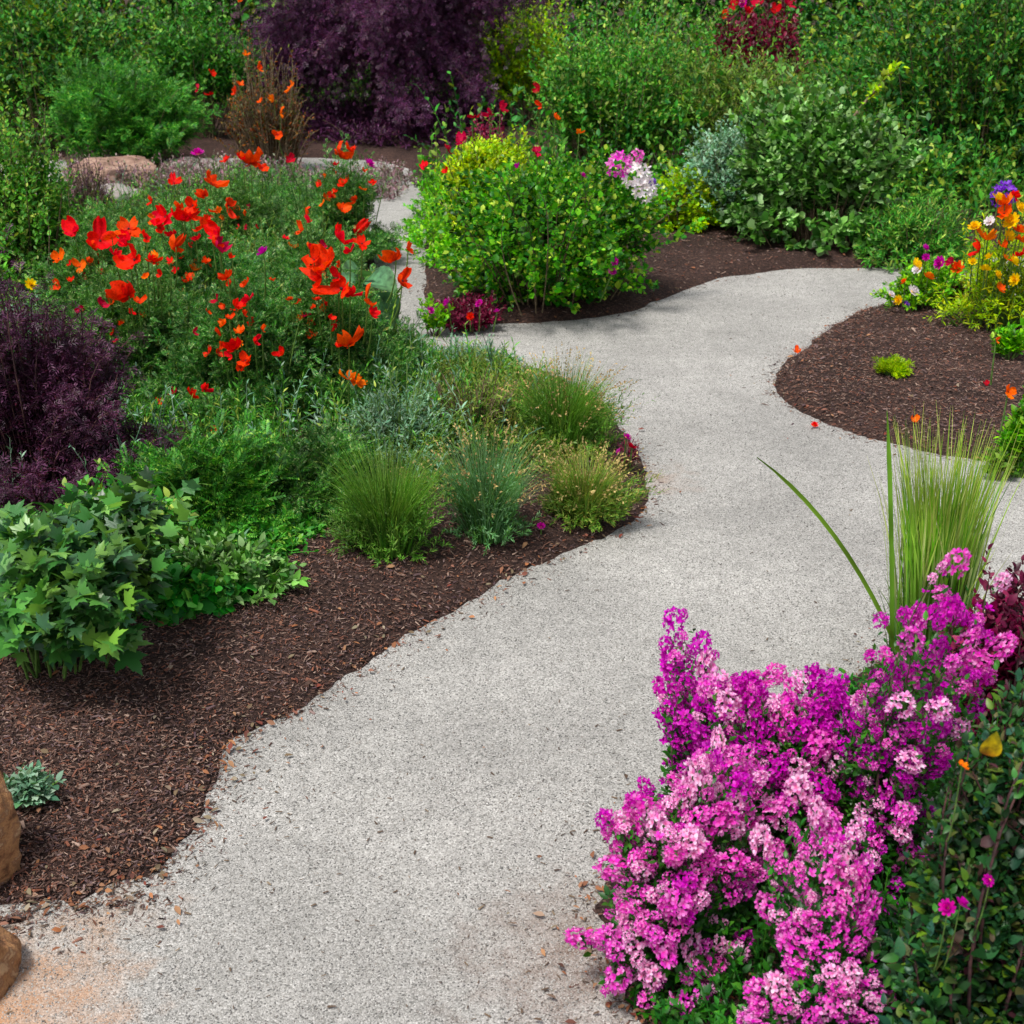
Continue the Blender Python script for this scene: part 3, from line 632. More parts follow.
# ------------------------------------------------------------------ undergrowth nobody could count
MAPLE = at(385, 136)
def undergrowth(name, label, poly, n, h, reach, leaf, size, k, mat, seed, front=True, clear=True):
    r = np.random.default_rng(seed); poly = np.array(poly); lo, hi = poly.min(0), poly.max(0)
    if front:   # denser near than far
        y = 1 / (1 / lo[1] + (1 / hi[1] - 1 / lo[1]) * r.random(n * 3)); x = lo[0] + (hi[0] - lo[0]) * r.random(n * 3)
    else: y = lo[1] + (hi[1] - lo[1]) * r.random(n * 3); x = lo[0] + (hi[0] - lo[0]) * r.random(n * 3)
    P = np.column_stack([x, y]); sd = sdist(P, poly) + .12 * wob(x, y, 4, seed); keep = sd > 0
    keep &= (np.abs(x) < (y * math.cos(PITCH) + .75) * .364 * 1.5 + .5)
    if clear: keep &= ~((np.abs(x - MAPLE.x) < 2.0) & (y > MAPLE.y - 3.0) & (y < MAPLE.y + .3))
    P = P[keep][:n]; n = len(P); edge = np.clip(sd[keep][:n] / .25, .25, 1)
    zz = np.max([np.where((q := bed_sd(P, kk)) > 0, bed_h(P, q), 0) for kk in BEDS], 0)
    hh = h * (.55 + .45 * np.clip(1 + wob(P[:, 0], P[:, 1], 2.5, seed + 2), 0, 2)) * r.uniform(.35, 1.1, n) * edge
    az = r.random(n) * 6.28; rc = reach * r.random(n)
    base = np.column_stack([P, zz]); tip = base + np.column_stack([np.cos(az) * rc, np.sin(az) * rc, hh]); ctl = base * .6 + tip * .4; ctl[:, 2] = base[:, 2] + hh * .75
    Mx, L_ = leaves_on(base, ctl, tip, k, size, .15, seed + 3, .95, .3, 1.0, .5)
    s = Soup().add(LF[leaf], Mx, L_); tubes(s, bez(base, ctl, tip, 4), .003, .0012)
    return tag(link(name, s.mesh(name, M[mat])), label, 'ground cover', kind='stuff')
LEFT_UG = G([(60, 575), (180, 600), (300, 572), (340, 520), (470, 505), (600, 450), (590, 412), (545, 388), (440, 378), (385, 360), (360, 305), (348, 252), (335, 212), (255, 198), (80, 212), (-200, 235), (-260, 575)])
undergrowth('poppy_undergrowth', 'feathery green undergrowth between the poppies', G([(90, 440), (200, 445), (330, 440), (430, 425), (420, 380), (372, 352), (358, 305), (346, 252), (345, 212), (255, 222), (80, 245), (40, 300)]), 4600, .38, .16, 'feather', .075, 9, 'poppyleaf', 301)
undergrowth('leafy_undergrowth', 'mixed low green leaves covering the left bed', LEFT_UG, 3600, .22, .12, 'lance', .05, 9, 'midgreen', 311)
undergrowth('olive_undergrowth', 'olive green wisps scattered through the poppies', G([(90, 440), (200, 450), (330, 440), (440, 425), (398, 352), (366, 262), (255, 222), (80, 245), (40, 300)]), 1500, .4, .16, 'lance', .045, 9, 'olive', 302)
undergrowth('grey_undergrowth', 'grey green wisps scattered through the left bed', LEFT_UG, 900, .3, .16, 'lance', .045, 9, 'grey', 303)
undergrowth('azalea_undergrowth', 'dark green low leaves under the azaleas', G([(640, 1075), (632, 985), (660, 900), (740, 820), (830, 740), (930, 670), (1040, 640), (1200, 700), (1200, 1180), (680, 1180)]), 1700, .2, .1, 'ovate', .032, 9, 'azleaf', 305)
undergrowth('edge_undergrowth', 'loose low green foliage along the mulch left of the grass tufts', G([(150, 640), (230, 615), (300, 585), (350, 560), (350, 520), (200, 540), (120, 600)]), 800, .16, .12, 'ovate', .04, 8, 'fern', 304)
undergrowth('dusky_undergrowth', 'dusky purple low growth under the plum coloured shrub', G([(-250, 300), (60, 300), (120, 430), (130, 520), (20, 560), (-250, 560)]), 1500, .2, .12, 'lance', .04, 9, 'purplebed', 312)
undergrowth('wispy_undergrowth', 'wispy straw and green growth around the grass tufts', G([(330, 540), (400, 520), (510, 505), (590, 490), (610, 440), (590, 412), (545, 388), (450, 378), (380, 420)]), 1500, .15, .1, 'lance', .032, 9, 'olive', 313)
BACK_UG = G([(560, 226), (640, 222), (720, 236), (800, 254), (900, 252), (1100, 244), (1400, 240)]) + [(20, 24), (-20, 24)] + G([(-300, 152), (60, 155), (330, 153), (395, 158), (425, 190), (470, 215)])
undergrowth('background_undergrowth', 'dark green undergrowth beneath the background shrubs', BACK_UG, 6500, .6, .4, 'ovate', .09, 10, 'midgreen', 321, front=False)
undergrowth('shady_undergrowth', 'deep green shaded undergrowth beneath the background shrubs', BACK_UG, 4500, 1.0, .4, 'ovate', .1, 10, 'hedge', 331, front=False)
undergrowth('bush_undergrowth', 'low green growth behind the rounded centre bush', G([(415, 262), (480, 285), (600, 268), (650, 228), (560, 205), (425, 185), (408, 215)]), 1300, .3, .15, 'ovate', .05, 9, 'bright', 341)

undergrowth('pink_groundcover', 'sparse pinkish ground cover on the stony strip behind the poppies', G([(60, 205), (200, 196), (330, 200), (372, 204), (400, 200), (430, 165), (410, 142), (260, 142), (200, 158), (60, 160)]), 1500, .2, .12, 'ovate', .045, 8, 'pinkish', 351)
undergrowth('maple_shade_fill', 'added dark purple growth standing in for the shadow at the maple foot', G([(270, 157), (330, 152), (400, 157), (480, 150), (520, 120), (250, 120)]), 1500, .28, .2, 'lance', .08, 9, 'purple', 361, front=False, clear=False)  # dark leaves added where there is only black shadow below the crown
undergrowth('path_edge_weeds', 'thin grey green weeds at the gravel edge by the fork', G([(395, 345), (440, 362), (500, 362), (520, 372), (440, 384), (390, 372)]), 420, .2, .1, 'lance', .035, 8, 'grey', 371)
# ------------------------------------------------------------------ far background
def hedge_row(name, label, x0, x1, y, h, dep, mat, size, n, seed):
    root = thing(name, label, 'hedge', ((x0 + x1) / 2, y, hz((x0 + x1) / 2, y)))
    r = np.random.default_rng(seed); P = np.column_stack([r.uniform(x0, x1, n) - (x0 + x1) / 2, r.uniform(-dep / 2, dep / 2, n), r.random(n) ** .8 * h])
    front = r.random(n) < .6; P[front, 1] = -dep / 2 + r.random(front.sum()) ** 2 * dep * .4 + .25 * wob(P[front, 0], P[front, 2], 2.2, seed)
    P[:, 2] *= 1 + .12 * wob(P[:, 0], P[:, 1], 1.5, seed + 1)
    P[:, 2] = np.maximum(P[:, 2], .03)
    d = np.column_stack([r.normal(0, 1, n), -np.abs(r.normal(0, .8, n)), r.normal(.2, .7, n)]); up = np.column_stack([r.normal(0, .5, n), -.6 + r.normal(0, .4, n), np.ones(n)])
    s = Soup().add(LF['ovate'], frames(d, up, size * r.uniform(.6, 1.2, n)), P); link('foliage', s.mesh(name, M[mat]), root)
    b = np.column_stack([np.linspace(x0, x1, 60) - (x0 + x1) / 2, r.uniform(-.2, .2, 60), np.zeros(60)]); t = b + np.column_stack([r.normal(0, .3, 60), r.normal(0, .2, 60), np.full(60, h * .9)])
    s = Soup(); tubes(s, bez(b, (b + t) / 2 + r.normal(0, .1, (60, 3)), t, 6), .035, .01, 5); link('trunks', s.mesh('hedge_trunks', M['bark']), root)
    return root
hedge_row('hedge', 'long dark hedge closing the garden behind all the shrubs', -17, 17, 23, 4.2, 2.5, 'hedge', .17, 110000, 11)

shrub('evergreen_shrub', 'tall dark evergreen shrub filling the upper right corner', 'shrub', (985, 208, -130, 330), 'ovate', .07, 3000, 16, 'hedge', .45, .25, .6, low=.04, mid=.4)
shrub('leafy_shrub', 'dark green leafy shrub in the top left corner', 'shrub', (40, 155, -70, 230), 'ovate', .08, 1300, 13, 'hedge', .5)
shrub('leafy_shrub', 'upright light green shrub left of the purple tree', 'shrub', (190, 146, -40, 180), 'ovate', .075, 1000, 13, 'fern', .5, .5)
shrub('feathery_shrub', 'rounded feathery green shrub behind the flat tan stone', 'shrub', (125, 170, 45, 175), 'feather', .13, 1000, 10, 'fern', .55, .3)
shrub('pale_shrub', 'pale yellow green shrub just right of the purple tree', 'shrub', (522, 132, -40, 120), 'ovate', .075, 600, 12, 'yellowgreen', .5, .3)
shrub('olive_shrub', 'broad olive green shrub behind the rounded centre bush', 'shrub', (610, 200, -25, 250), 'ovate', .06, 1900, 13, 'midgreen', .5, .4)
shrub('olive_shrub', 'loose olive and yellowish shrub below the red flowered one', 'shrub', (740, 196, 16, 260), 'lance', .075, 1900, 14, 'olive', .5, .4)
root, dims, sh = shrub('red_flowered_shrub', 'shrub with red flowers peeking out at the top edge', 'shrub', (755, 140, -45, 150), 'ovate', .09, 500, 10, 'burgundy', .5)
flowers_at(root, [(735, 6, 14, 'crimson'), (748, 12, 12, 'red'), (760, 4, 14, 'crimson'), (775, 10, 12, 'magentap' if 0 else 'crimson'), (722, 14, 11, 'red'), (788, 4, 12, 'crimson'), (744, 2, 10, 'pom_magentap')], root.location.y - .75)
shrub('broadleaf_shrub', 'blue green broad leaved shrub beside the mulch, under the bare branch', 'shrub', (820, 256, 84, 250), 'lobed_lo', .075, 1900, 13, 'bluegreen', .5, .5, low=.03, flat=1.05, upb=.1, wild=.2, skirt=.1)
shrub('greyish_shrub', 'grey green shrub between the bright little bush and the broad leaved shrub', 'shrub', (735, 236, 90, 150), 'ovate', .05, 1000, 12, 'grey', .5, .3)
shrub('yellow_green_bush', 'small bright yellow green bush right of the centre bush', 'shrub', (684, 236, 162, 85), 'round', .042, 520, 11, 'yellowgreen', .5, .25, low=.05)
shrub('dark_low_shrub', 'low dark green shrub between the broad leaved shrub and the orange flowers', 'shrub', (920, 264, 180, 125), 'lance', .055, 800, 12, 'midgreen', .5, .25, low=.05)
# bare branch with a leafy yellow end rising from the broad leaved shrub
c = atD(800, 150, 10.6); root = thing('bare_branch', 'leaning bare branch with a yellow leafy tip above the broad leaved shrub', 'branch', (c.x, 10.6, hz(c.x, 10.6)))
a = np.array([[0, 0, .02]]); t = np.array(atD(898, 66, 10.4) - root.location)[None]; m_ = np.array(atD(838, 125, 10.5) - root.location)[None]
s = Soup(); tubes(s, bez(a, m_ * 1.02, t, 10), .022, .006, 6); link('limb', s.mesh('limb', M['twig']), root)
n = 60; u = .72 + .28 * rng.random(n); P = (1 - u[:, None]) ** 2 * a + 2 * u[:, None] * (1 - u[:, None]) * m_ + u[:, None] ** 2 * t
d = rng.normal(size=(n, 3)) * .7 + (t - a) * .6; s = Soup().add(LF['ovate'], frames(d, np.array([0, -.4, 1.]) + rng.normal(0, .3, (n, 3)), .04 + .03 * rng.random(n)), P + rng.normal(0, .015, (n, 3)))
link('foliage', s.mesh('branch_leaves', M['yellowgreen']), root)

# purple weeping maple: tapered trunk, limbs, tiers of hanging sprays
tp = at(385, 136); tp.z = hz(tp.x, tp.y)
root = thing('purple_maple_tree', 'dark purple weeping maple tree with shaded trunk at the back', 'tree', tp)
r = np.random.default_rng(5); s = Soup()
tubes(s, bez(np.array([[0, 0, 0.]]), np.array([[-.15, .05, .6]]), np.array([[.1, 0, 1.2]]), 9), .11, .06, 8)
nl = 52; az = np.arange(nl) * 2.4 + r.random(nl) * .5; rad = r.uniform(.5, 1.75, nl); st = np.column_stack([r.normal(0, .05, nl), r.normal(0, .05, nl), r.uniform(.6, 1.25, nl)])
en = np.column_stack([np.cos(az) * rad, np.sin(az) * rad, r.uniform(.5, 2.35, nl) - .2 * rad])
mid_ = (st + en) / 2 + np.array([0, 0, .55]); tubes(s, bez(st, mid_, en, 8), .04, .012, 5); link('trunk', s.mesh('maple_trunk', M['darkstem']), root)
n = 4600; i = r.integers(0, nl, n); u = r.uniform(.35, 1.0, n)[:, None]
o = (1 - u) ** 2 * st[i] + 2 * u * (1 - u) * mid_[i] + u ** 2 * en[i]
az = r.random(n) * 6.28; out = nrm(o * np.array([1, 1, 0])) * .25 + np.column_stack([np.cos(az), np.sin(az), 0 * az]) * .3
tip = o + out * r.uniform(.5, 1.3, n)[:, None] + np.column_stack([0 * az, 0 * az, -r.uniform(.05, 1.1, n)]); tip[:, 2] = np.maximum(tip[:, 2], .12 + .35 * r.random(n))
Mx, P = leaves_on(o, o + out * .7 + np.array([0, 0, .12]), tip, 12, .1, .15, 9, 1.0, -.1)
s = Soup().add(LF['maple'], Mx, P); link('crown', s.mesh('maple_crown', M['purple']), root)
shrub('dark_purple_shrub', 'dusky plum coloured shrub at the top edge beside the pale shrub', 'shrub', (560, 118, -40, 70), 'lance', .09, 260, 12, 'purplebed', .5)
shrub('purple_ground_plant', 'low violet tinged plants in the shade under the maple', 'plant', (375, 150, 118, 90), 'lance', .06, 160, 8, 'purple', .4, low=.1)

# twiggy orange flecked shrub, left edge shrub
root, dims, sh = shrub('twiggy_shrub', 'rusty brown twiggy shrub with orange flecks beside the maple', 'shrub', (268, 170, 42, 125), 'ovate', .045, 620, 9, 'rust', .5, .4, show=1.0, stem_r=.006)
flowers_at(root, [(258, 68, 8, 'orange'), (240, 85, 7, 'orange'), (236, 92, 9, 'red'), (292, 86, 11, 'orange'), (261, 101, 9, 'orange'), (274, 99, 8, 'orange'), (280, 114, 10, 'orange'), (212, 74, 9, 'red'),
                  (198, 90, 9, 'crimson'), (210, 95, 9, 'crimson'), (240, 2, 8, 'orange'), (246, 55, 7, 'orange')], root.location.y - .35)
shrub('small_leaved_shrub', 'small leaved green shrub at the left edge behind the poppies', 'shrub', (15, 315, 66, 170), 'ovate', .042, 1900, 14, 'midgreen', .5, .3, low=.05)
shrub('weedy_plant', 'thin pinkish twiggy plant beside the flat tan stone', 'plant', (85, 232, 135, 60), 'lance', .04, 150, 7, 'purplebed', .5, .3, show=1.0)

# flat stones
def rock(name, label, spec_c, sx, sy, sz, mat, seed, sub=5, rough=.3):
    me = bpy.data.meshes.new(name); import bmesh
    bm = bmesh.new(); bmesh.ops.create_icosphere(bm, subdivisions=sub, radius=1)
    V = np.array([v.co[:] for v in bm.verts]); d = nrm(V); r = np.random.default_rng(seed); f = np.ones(len(V))
    for _ in range(9):     # planes knocked off the block
        nn = nrm(r.normal(size=3)); lim = r.uniform(.6, .85); k = d @ nn; f = np.minimum(f, np.where(k > 1e-3, lim / np.maximum(k, 1e-3), 9))
    V = d * f[:, None]; V *= 1 + rough * .25 * wob(V[:, 0] * 2 + V[:, 2], V[:, 1] * 2 - V[:, 2] * 1.3, 2.5, seed)[:, None] + rough * .1 * wob(V[:, 0] * 3 - V[:, 2] * 2, V[:, 1] * 3 + V[:, 2] * 2, 7, seed + 1)[:, None] + rough * .05 * wob(V[:, 0] * 3 + V[:, 1] * 2, V[:, 2] * 3 - V[:, 1] * 2, 21, seed + 2)[:, None]
    for v, c_ in zip(bm.verts, V): v.co = Vector((c_[0] * sx, c_[1] * sy, c_[2] * sz))
    bm.to_mesh(me); bm.free(); me.materials.append(mat)
    for p in me.polygons: p.use_smooth = True
    o = link(name, me, None, spec_c); return tag(o, label, 'rock')
M['tanstone'] = solid('tan_stone', ['5a3e2a', '8a6040', 'aa7e54', '8a6448', 'bc9a74'], .95, 18, 1.0)
M['greystone'] = solid('pale_stone', ['6f6864', '8a827e', 'a39a96'], .9, 9, .5)
M['pebble'] = solid('pebble', ['6a6058', '8a8078', '9c948a'], .9, 60, .5)
M['flatstone'] = solid('flat_tan_stone', ['6f564a', '8a6e60', 'a08474'], .9, 9, .4)
p = at(112, 188); rock('flat_stone', 'flat tan stone slab behind the poppies', (p.x, p.y + .3, .09), .42, .5, .16, M['flatstone'], 3)
p = at(178, 178); rock('flat_stone', 'small pale stone right of the flat tan slab', (p.x, p.y + .2, .07), .2, .2, .1, M['greystone'], 4)
p = at(207, 180); rock('flat_stone', 'pale bluish stone showing above the poppies', (p.x, p.y + .1, .07), .2, .16, .12, M['greystone'], 6)
p = at(115, 206); rock('flat_stone', 'grey flat stone in front of the tan slab', (p.x, p.y, .08), .22, .14, .1, M['greystone'], 8)
p = at(-34, 902); rock('boulder', 'upright orange brown boulder at the left edge', (p.x, p.y + .05, .12), .135, .15, .235, M['tanstone'], 12)
p = at(-28, 985); rock('boulder', 'low sandy boulder at the lower left edge', (p.x, p.y, .05), .1, .13, .13, M['tanstone'], 15)

# ------------------------------------------------------------------ centre bush
root, dims, sh = shrub('burgundy_tinged_shrub', 'yellow green shrub with burgundy tinged tips behind the centre bush', 'shrub', (486, 262, 66, 175), 'ovate', .05, 950, 12, 'yellowgreen', .5, .45)
flowers_at(root, [(461, 142, 14, 'crimson'), (447, 149, 9, 'crimson'), (424, 167, 14, 'red'), (445, 172, 9, 'red'), (540, 88, 11, 'crimson'), (541, 106, 9, 'red'), (500, 108, 14, 'crimson'), (490, 115, 14, 'crimson'), (472, 118, 12, 'crimson')], root.location.y - .5)
shrub('burgundy_shrub', 'small burgundy leaved shrub poking out of the yellow green one', 'shrub', (487, 235, 100, 70), 'ovate', .05, 160, 10, 'burgundy', .6, .3, mid=.6)
root, (W, D, H), sh = shrub('round_bush', 'large rounded bright green bush on the mulch in the centre', 'shrub', (546, 312, 90, 284), 'round', .046, 2600, 13, 'bushleaf', .5, .48, .55, low=.04, skirt=.16, wild=.26)
flowers_at(root, [(518, 168, 11, 'pom_magentap'), (537, 152, 12, 'crimson'), (582, 176, 9, 'pom_magentap'), (579, 133, 9, 'orange'), (555, 118, 8, 'orange'), (616, 262, 9, 'pom_magentap'), (612, 272, 8, 'pom_magentap')], root.location.y - D * .42)
for px, py, sz, key, lb in ((618, 166, 30, 'head_pink', 'pale pink flower head'), (636, 157, 17, 'head_pink', 'small pink flower head'), (636, 178, 34, 'head_white', 'white flower head'), (644, 192, 28, 'head_white', 'white flower head'), (652, 182, 9, 'head_violet', 'violet flower')):
    p = atD(px, py, root.location.y - D * .36); bloom(root, 'flower_head', FL[key][0], p - root.location, (.5, -.8, .7), sz * .55 * depth_of(p) / FPX, lb)
root, dims, sh = shrub('pink_ground_plant', 'low pinkish ground plant at the foot of the centre bush', 'plant', (470, 326, 290, 90), 'ovate', .04, 260, 8, 'burgundy', .4, low=.2)
flowers_at(root, [(448, 303, 10, 'pom_magentap'), (480, 304, 10, 'pom_magentap'), (430, 311, 8, 'pom_magentap'), (470, 316, 8, 'pom_red'), (497, 312, 8, 'pom_magentap')], root.location.y - .2)
shrub('leafy_weed', 'small fresh green weed at the edge of the gravel left of the bush', 'plant', (436, 328, 292, 34), 'ovate', .05, 40, 9, 'bright', .4, low=.2)

# ------------------------------------------------------------------ poppies
PO = 'poppy plants massed in the left bed'
plants = [  # cx, base y, top y, width px, label
    (128, 418, 228, 170, 'feathery poppy plant beside the purple shrub with one broad red bloom'),
    (238, 436, 226, 170, 'feathery poppy plant with a column of small red blooms down its front'),
    (322, 425, 236, 140, 'poppy plant beside the gravel with an orange tipped bloom'),
    (100, 355, 205, 125, 'poppy plant with red and orange blooms nearest the left edge shrub'),
    (200, 360, 186, 150, 'poppy plant with the densest knot of scarlet blooms'),
    (318, 345, 200, 125, 'poppy plant with large drooping scarlet blooms by the broad grey green leaves'),
    (235, 272, 165, 120, 'distant poppy plant behind the others next to the pale bluish stone'),
    (345, 262, 150, 100, 'distant poppy plant with small blooms beside the maple foot'),
]
blooms = [(74, 232, 18, 'red'), (100, 241, 28, 'red'), (129, 229, 24, 'red'), (127, 241, 22, 'red'), (59, 259, 15, 'orange'), (80, 267, 14, 'orange'), (135, 260, 28, 'red'), (152, 262, 20, 'red'), (166, 217, 26, 'red'), (184, 221, 28, 'red'),
    (176, 247, 24, 'red'), (193, 206, 22, 'red'), (205, 227, 28, 'red'), (218, 233, 22, 'red'), (228, 206, 18, 'red'), (210, 184, 26, 'red'), (152, 201, 9, 'red'), (174, 183, 12, 'red'), (219, 250, 18, 'crimson'), (264, 253, 15, 'pom_magentap'),
    (190, 279, 14, 'red'), (228, 278, 16, 'red'), (119, 289, 10, 'red'), (129, 296, 32, 'red'), (236, 307, 20, 'red'), (248, 301, 14, 'red'), (246, 285, 9, 'red'), (188, 330, 10, 'red'), (209, 336, 12, 'red'), (240, 333, 10, 'orange'), (235, 350, 19, 'red'),
    (255, 341, 11, 'red'), (246, 361, 20, 'red'), (281, 353, 14, 'red'), (191, 396, 12, 'red'), (204, 390, 10, 'red'), (176, 392, 12, 'crimson'), (310, 440, 12, 'crimson'), (344, 420, 9, 'crimson'), (349, 345, 28, 'red'), (349, 380, 26, 'orange'),
    (301, 232, 12, 'red'), (340, 241, 30, 'red'), (356, 233, 22, 'red'), (310, 248, 11, 'red'), (326, 266, 36, 'red'), (342, 289, 36, 'red'), (322, 278, 26, 'red'), (367, 303, 26, 'red'), (396, 260, 30, 'red'), (402, 281, 28, 'red'),
    (305, 211, 10, 'red'), (342, 209, 14, 'orange'), (330, 196, 10, 'red'), (344, 184, 10, 'red'), (373, 183, 10, 'red'), (251, 164, 30, 'red'), (198, 155, 13, 'pom_magentap'), (227, 160, 9, 'red'), (278, 135, 12, 'red'), (338, 154, 22, 'red'), (290, 160, 14, 'crimson'),
    (330, 197, 10, 'red'), (350, 151, 14, 'red'), (368, 165, 12, 'pom_magentap'), (224, 438, 11, 'orange'), (267, 472, 16, 'orange'), (308, 490, 10, 'orange'), (275, 501, 12, 'red'), (30, 285, 14, 'pom_yellow'), (309, 249, 11, 'orange'), (156, 257, 12, 'orange'),
    (112, 238, 13, 'red'), (92, 248, 13, 'red'), (146, 238, 12, 'red'), (116, 258, 14, 'red'), (160, 228, 15, 'red'), (172, 236, 14, 'red'), (196, 240, 14, 'red'), (190, 216, 14, 'red'), (213, 244, 14, 'red'), (205, 196, 12, 'red'), (180, 208, 12, 'red'), (218, 212, 12, 'orange'),
    (332, 252, 15, 'red'), (314, 260, 16, 'red'), (338, 278, 16, 'red'), (350, 296, 18, 'red'), (362, 244, 14, 'red'), (350, 252, 12, 'red'), (408, 250, 14, 'red'), (372, 315, 14, 'red'), (243, 314, 10, 'red'), (229, 318, 10, 'red'), (231, 357, 10, 'red'), (240, 368, 11, 'red'), (357, 382, 14, 'orange'), (339, 347, 12, 'red'), (243, 160, 14, 'red'), (262, 168, 13, 'red'), (138, 302, 14, 'red'),
    (88, 262, 8, 'red'), (170, 262, 9, 'red'), (146, 276, 7, 'orange'), (206, 262, 9, 'red'), (232, 258, 8, 'red'), (262, 330, 8, 'red'), (222, 345, 8, 'red'), (160, 275, 7, 'red'), (290, 300, 8, 'red'), (318, 300, 9, 'red'), (330, 318, 8, 'red'), (310, 222, 9, 'red'), (322, 205, 8, 'orange'), (356, 200, 8, 'red'), (320, 185, 9, 'red'), (364, 190, 8, 'orange'), (216, 430, 8, 'orange'), (160, 402, 8, 'red'), (296, 478, 8, 'orange')]
roots = []
for cx, yb, yt, wp, lb in plants:
    root, (W, D, H), sh = shrub('poppy_plant', lb, 'poppy', (cx, yb, yt, wp), 'feather', .075, 1000, 11, 'poppyleaf', .35, .4, .5, low=.06, stem='stem', group=PO, foliage='leaves', upb=.5)
    tip, d = sh[2], sh[3]
    for i in [i for i in np.argsort(-(tip[:, 2] / H - .6 * d[:, 1])) if d[i, 1] < .5][4:120:9]:
        bloom(root, 'flower', random.choice(FL[random.choice(['red', 'red', 'red', 'orange', 'crimson'])]), tip[i] + np.array([0, -.01, .015]), (random.uniform(-1, 1), random.uniform(-1, .3), random.uniform(.1, 1)), random.uniform(.018, .034))
    roots.append((root, D, H, cx, (yb + yt) / 2, []))
for b in blooms:
    px, py, sz, key = b; D0 = None
    # nearest plant in picture terms, then sit the bloom on that plant's sunny surface
    k = min(range(len(roots)), key=lambda i: abs(roots[i][3] - px) / 60 + (max(0, plants[i][2] + 12 - py) / 25 if py < plants[i][2] + 22 else max(0, py - (plants[i][1])) / 30 + (py - plants[i][2]) / 130))
    root, D, H, cx, cy, l = roots[k]
    f = min(1, max(0, (py - plants[k][2]) / (plants[k][1] - plants[k][2])))
    l.append((px, py, sz, key, root.location.y - D * (.2 + .5 * math.sqrt(f))))
for root, D, H, cx, cy, l in roots: flowers_at(root, l)
# broad grey green leaves
p = at(368, 376); root = thing('broadleaf_plant', 'plant with a few broad grey green leaves beside the drooping scarlet poppies', 'plant', (p.x, p.y, hz(p.x, p.y)))
M['broad'] = leafmat('broad_grey_leaf', ['4a7450', '587f5c', '406a46'], .25, .6, cscale=28, gcols=(['c8d8b8', 'ffffff', 'd8c8a0'], [0, .4, 1]))
for px, py, L_, dr in ((372, 280, .21, (.4, -.5, .15)), (356, 286, .2, (-.6, -.4, .1)), (384, 302, .18, (.3, -.6, -.5)), (360, 272, .16, (-.2, -.5, .5))):
    q = atD(px, py, p.y - .35) - root.location; d = np.array([dr]); s = Soup().add(leaf_ovate(.8, 5, .26, .4, .45), frames(d, np.array([[0., -.5, 1]]), np.array([L_])), np.zeros((1, 3))); o = link('leaf', s.mesh('broad_leaf', M['broad']), root, q - Vector(dr) * L_ * .4)
    s = Soup(); c_ = np.array([list(o.location)]); tubes(s, bez(np.zeros((1, 3)), c_ * np.array([.3, .3, .7]), c_, 7), .006, .003, 4); link('leaf_stalk', s.mesh('leaf_stalk', M['stem']), root)

# ------------------------------------------------------------------ left bed, front
shrub('purple_barberry', 'dark plum lacy leaved shrub at the left edge beside the poppies', 'shrub', (32, 538, 262, 285), 'maple', .055, 2100, 15, 'plum', .35, .5, .5, low=.05, stem='darkstem', show=.5, upb=-.55, wild=.3, flat=1.35)
shrub('ferny_plant', 'bright green ferny plant below the purple shrub', 'plant', (205, 560, 425, 165), 'feather_fine', .12, 760, 8, 'fern', .3, .3, low=.05, stem='stem', upb=.6)
shrub('ferny_plant', 'grey green ferny plant left of the grass tufts', 'plant', (318, 530, 420, 130), 'feather_fine', .1, 520, 8, 'poppyleaf', .3, .3, low=.05, stem='stem', upb=.6)
shrub('low_leafy_plant', 'low blue green leafy plant between the lobed leaves and the mulch', 'plant', (225, 612, 530, 140), 'ovate', .05, 340, 8, 'bluegreen', .4, .3, low=.08, stem='stem')
shrub('low_leafy_plant', 'dark leafy plant under the purple shrub with yellow flowers', 'plant', (130, 600, 465, 140), 'ovate_fine', .06, 420, 8, 'midgreen', .4, .3, low=.08, stem='stem')
shrub('trailing_plant', 'pale green trailing plant spilling beside the lobed leaves', 'plant', (180, 622, 560, 110), 'lobed_lo', .06, 200, 8, 'fern', .4, .3, low=.08, stem='stem')
root, dims, sh = shrub('lobed_leaf_shrub', 'large lobed leaf shrub overhanging shaded mulch at the left edge', 'shrub', (40, 725, 492, 350), 'lobed', .088, 800, 9, 'lobedleaf', .55, .45, .45, low=.2, mid=.58, stem='stem', spread=1.1, upb=.1, stem_r=.004, jitter=.4, show=.05)
shrub('leafy_sprig', 'little blue green sprig beside the orange brown boulder', 'plant', (30, 822, 762, 66), 'ovate_fine', .035, 60, 9, 'grey', .4, low=.1, stem='stem')
shrub('twiggy_plant', 'grey green wispy plant beside the gravel fork', 'plant', (392, 478, 362, 125), 'lance', .035, 700, 11, 'grey', .35, .3, low=.05, stem='stem', upb=.5, show=.6)
shrub('twiggy_plant', 'olive wispy plant with orange tips behind the grass tufts', 'plant', (475, 460, 362, 120), 'lance', .032, 600, 11, 'olive', .35, .3, low=.05, show=.7, upb=.5)
M['seed'] = leafmat('seed_head', ['b09660', 'c0a870', 'a89060', 'c8a470'], .3, .7, sat=1.0)
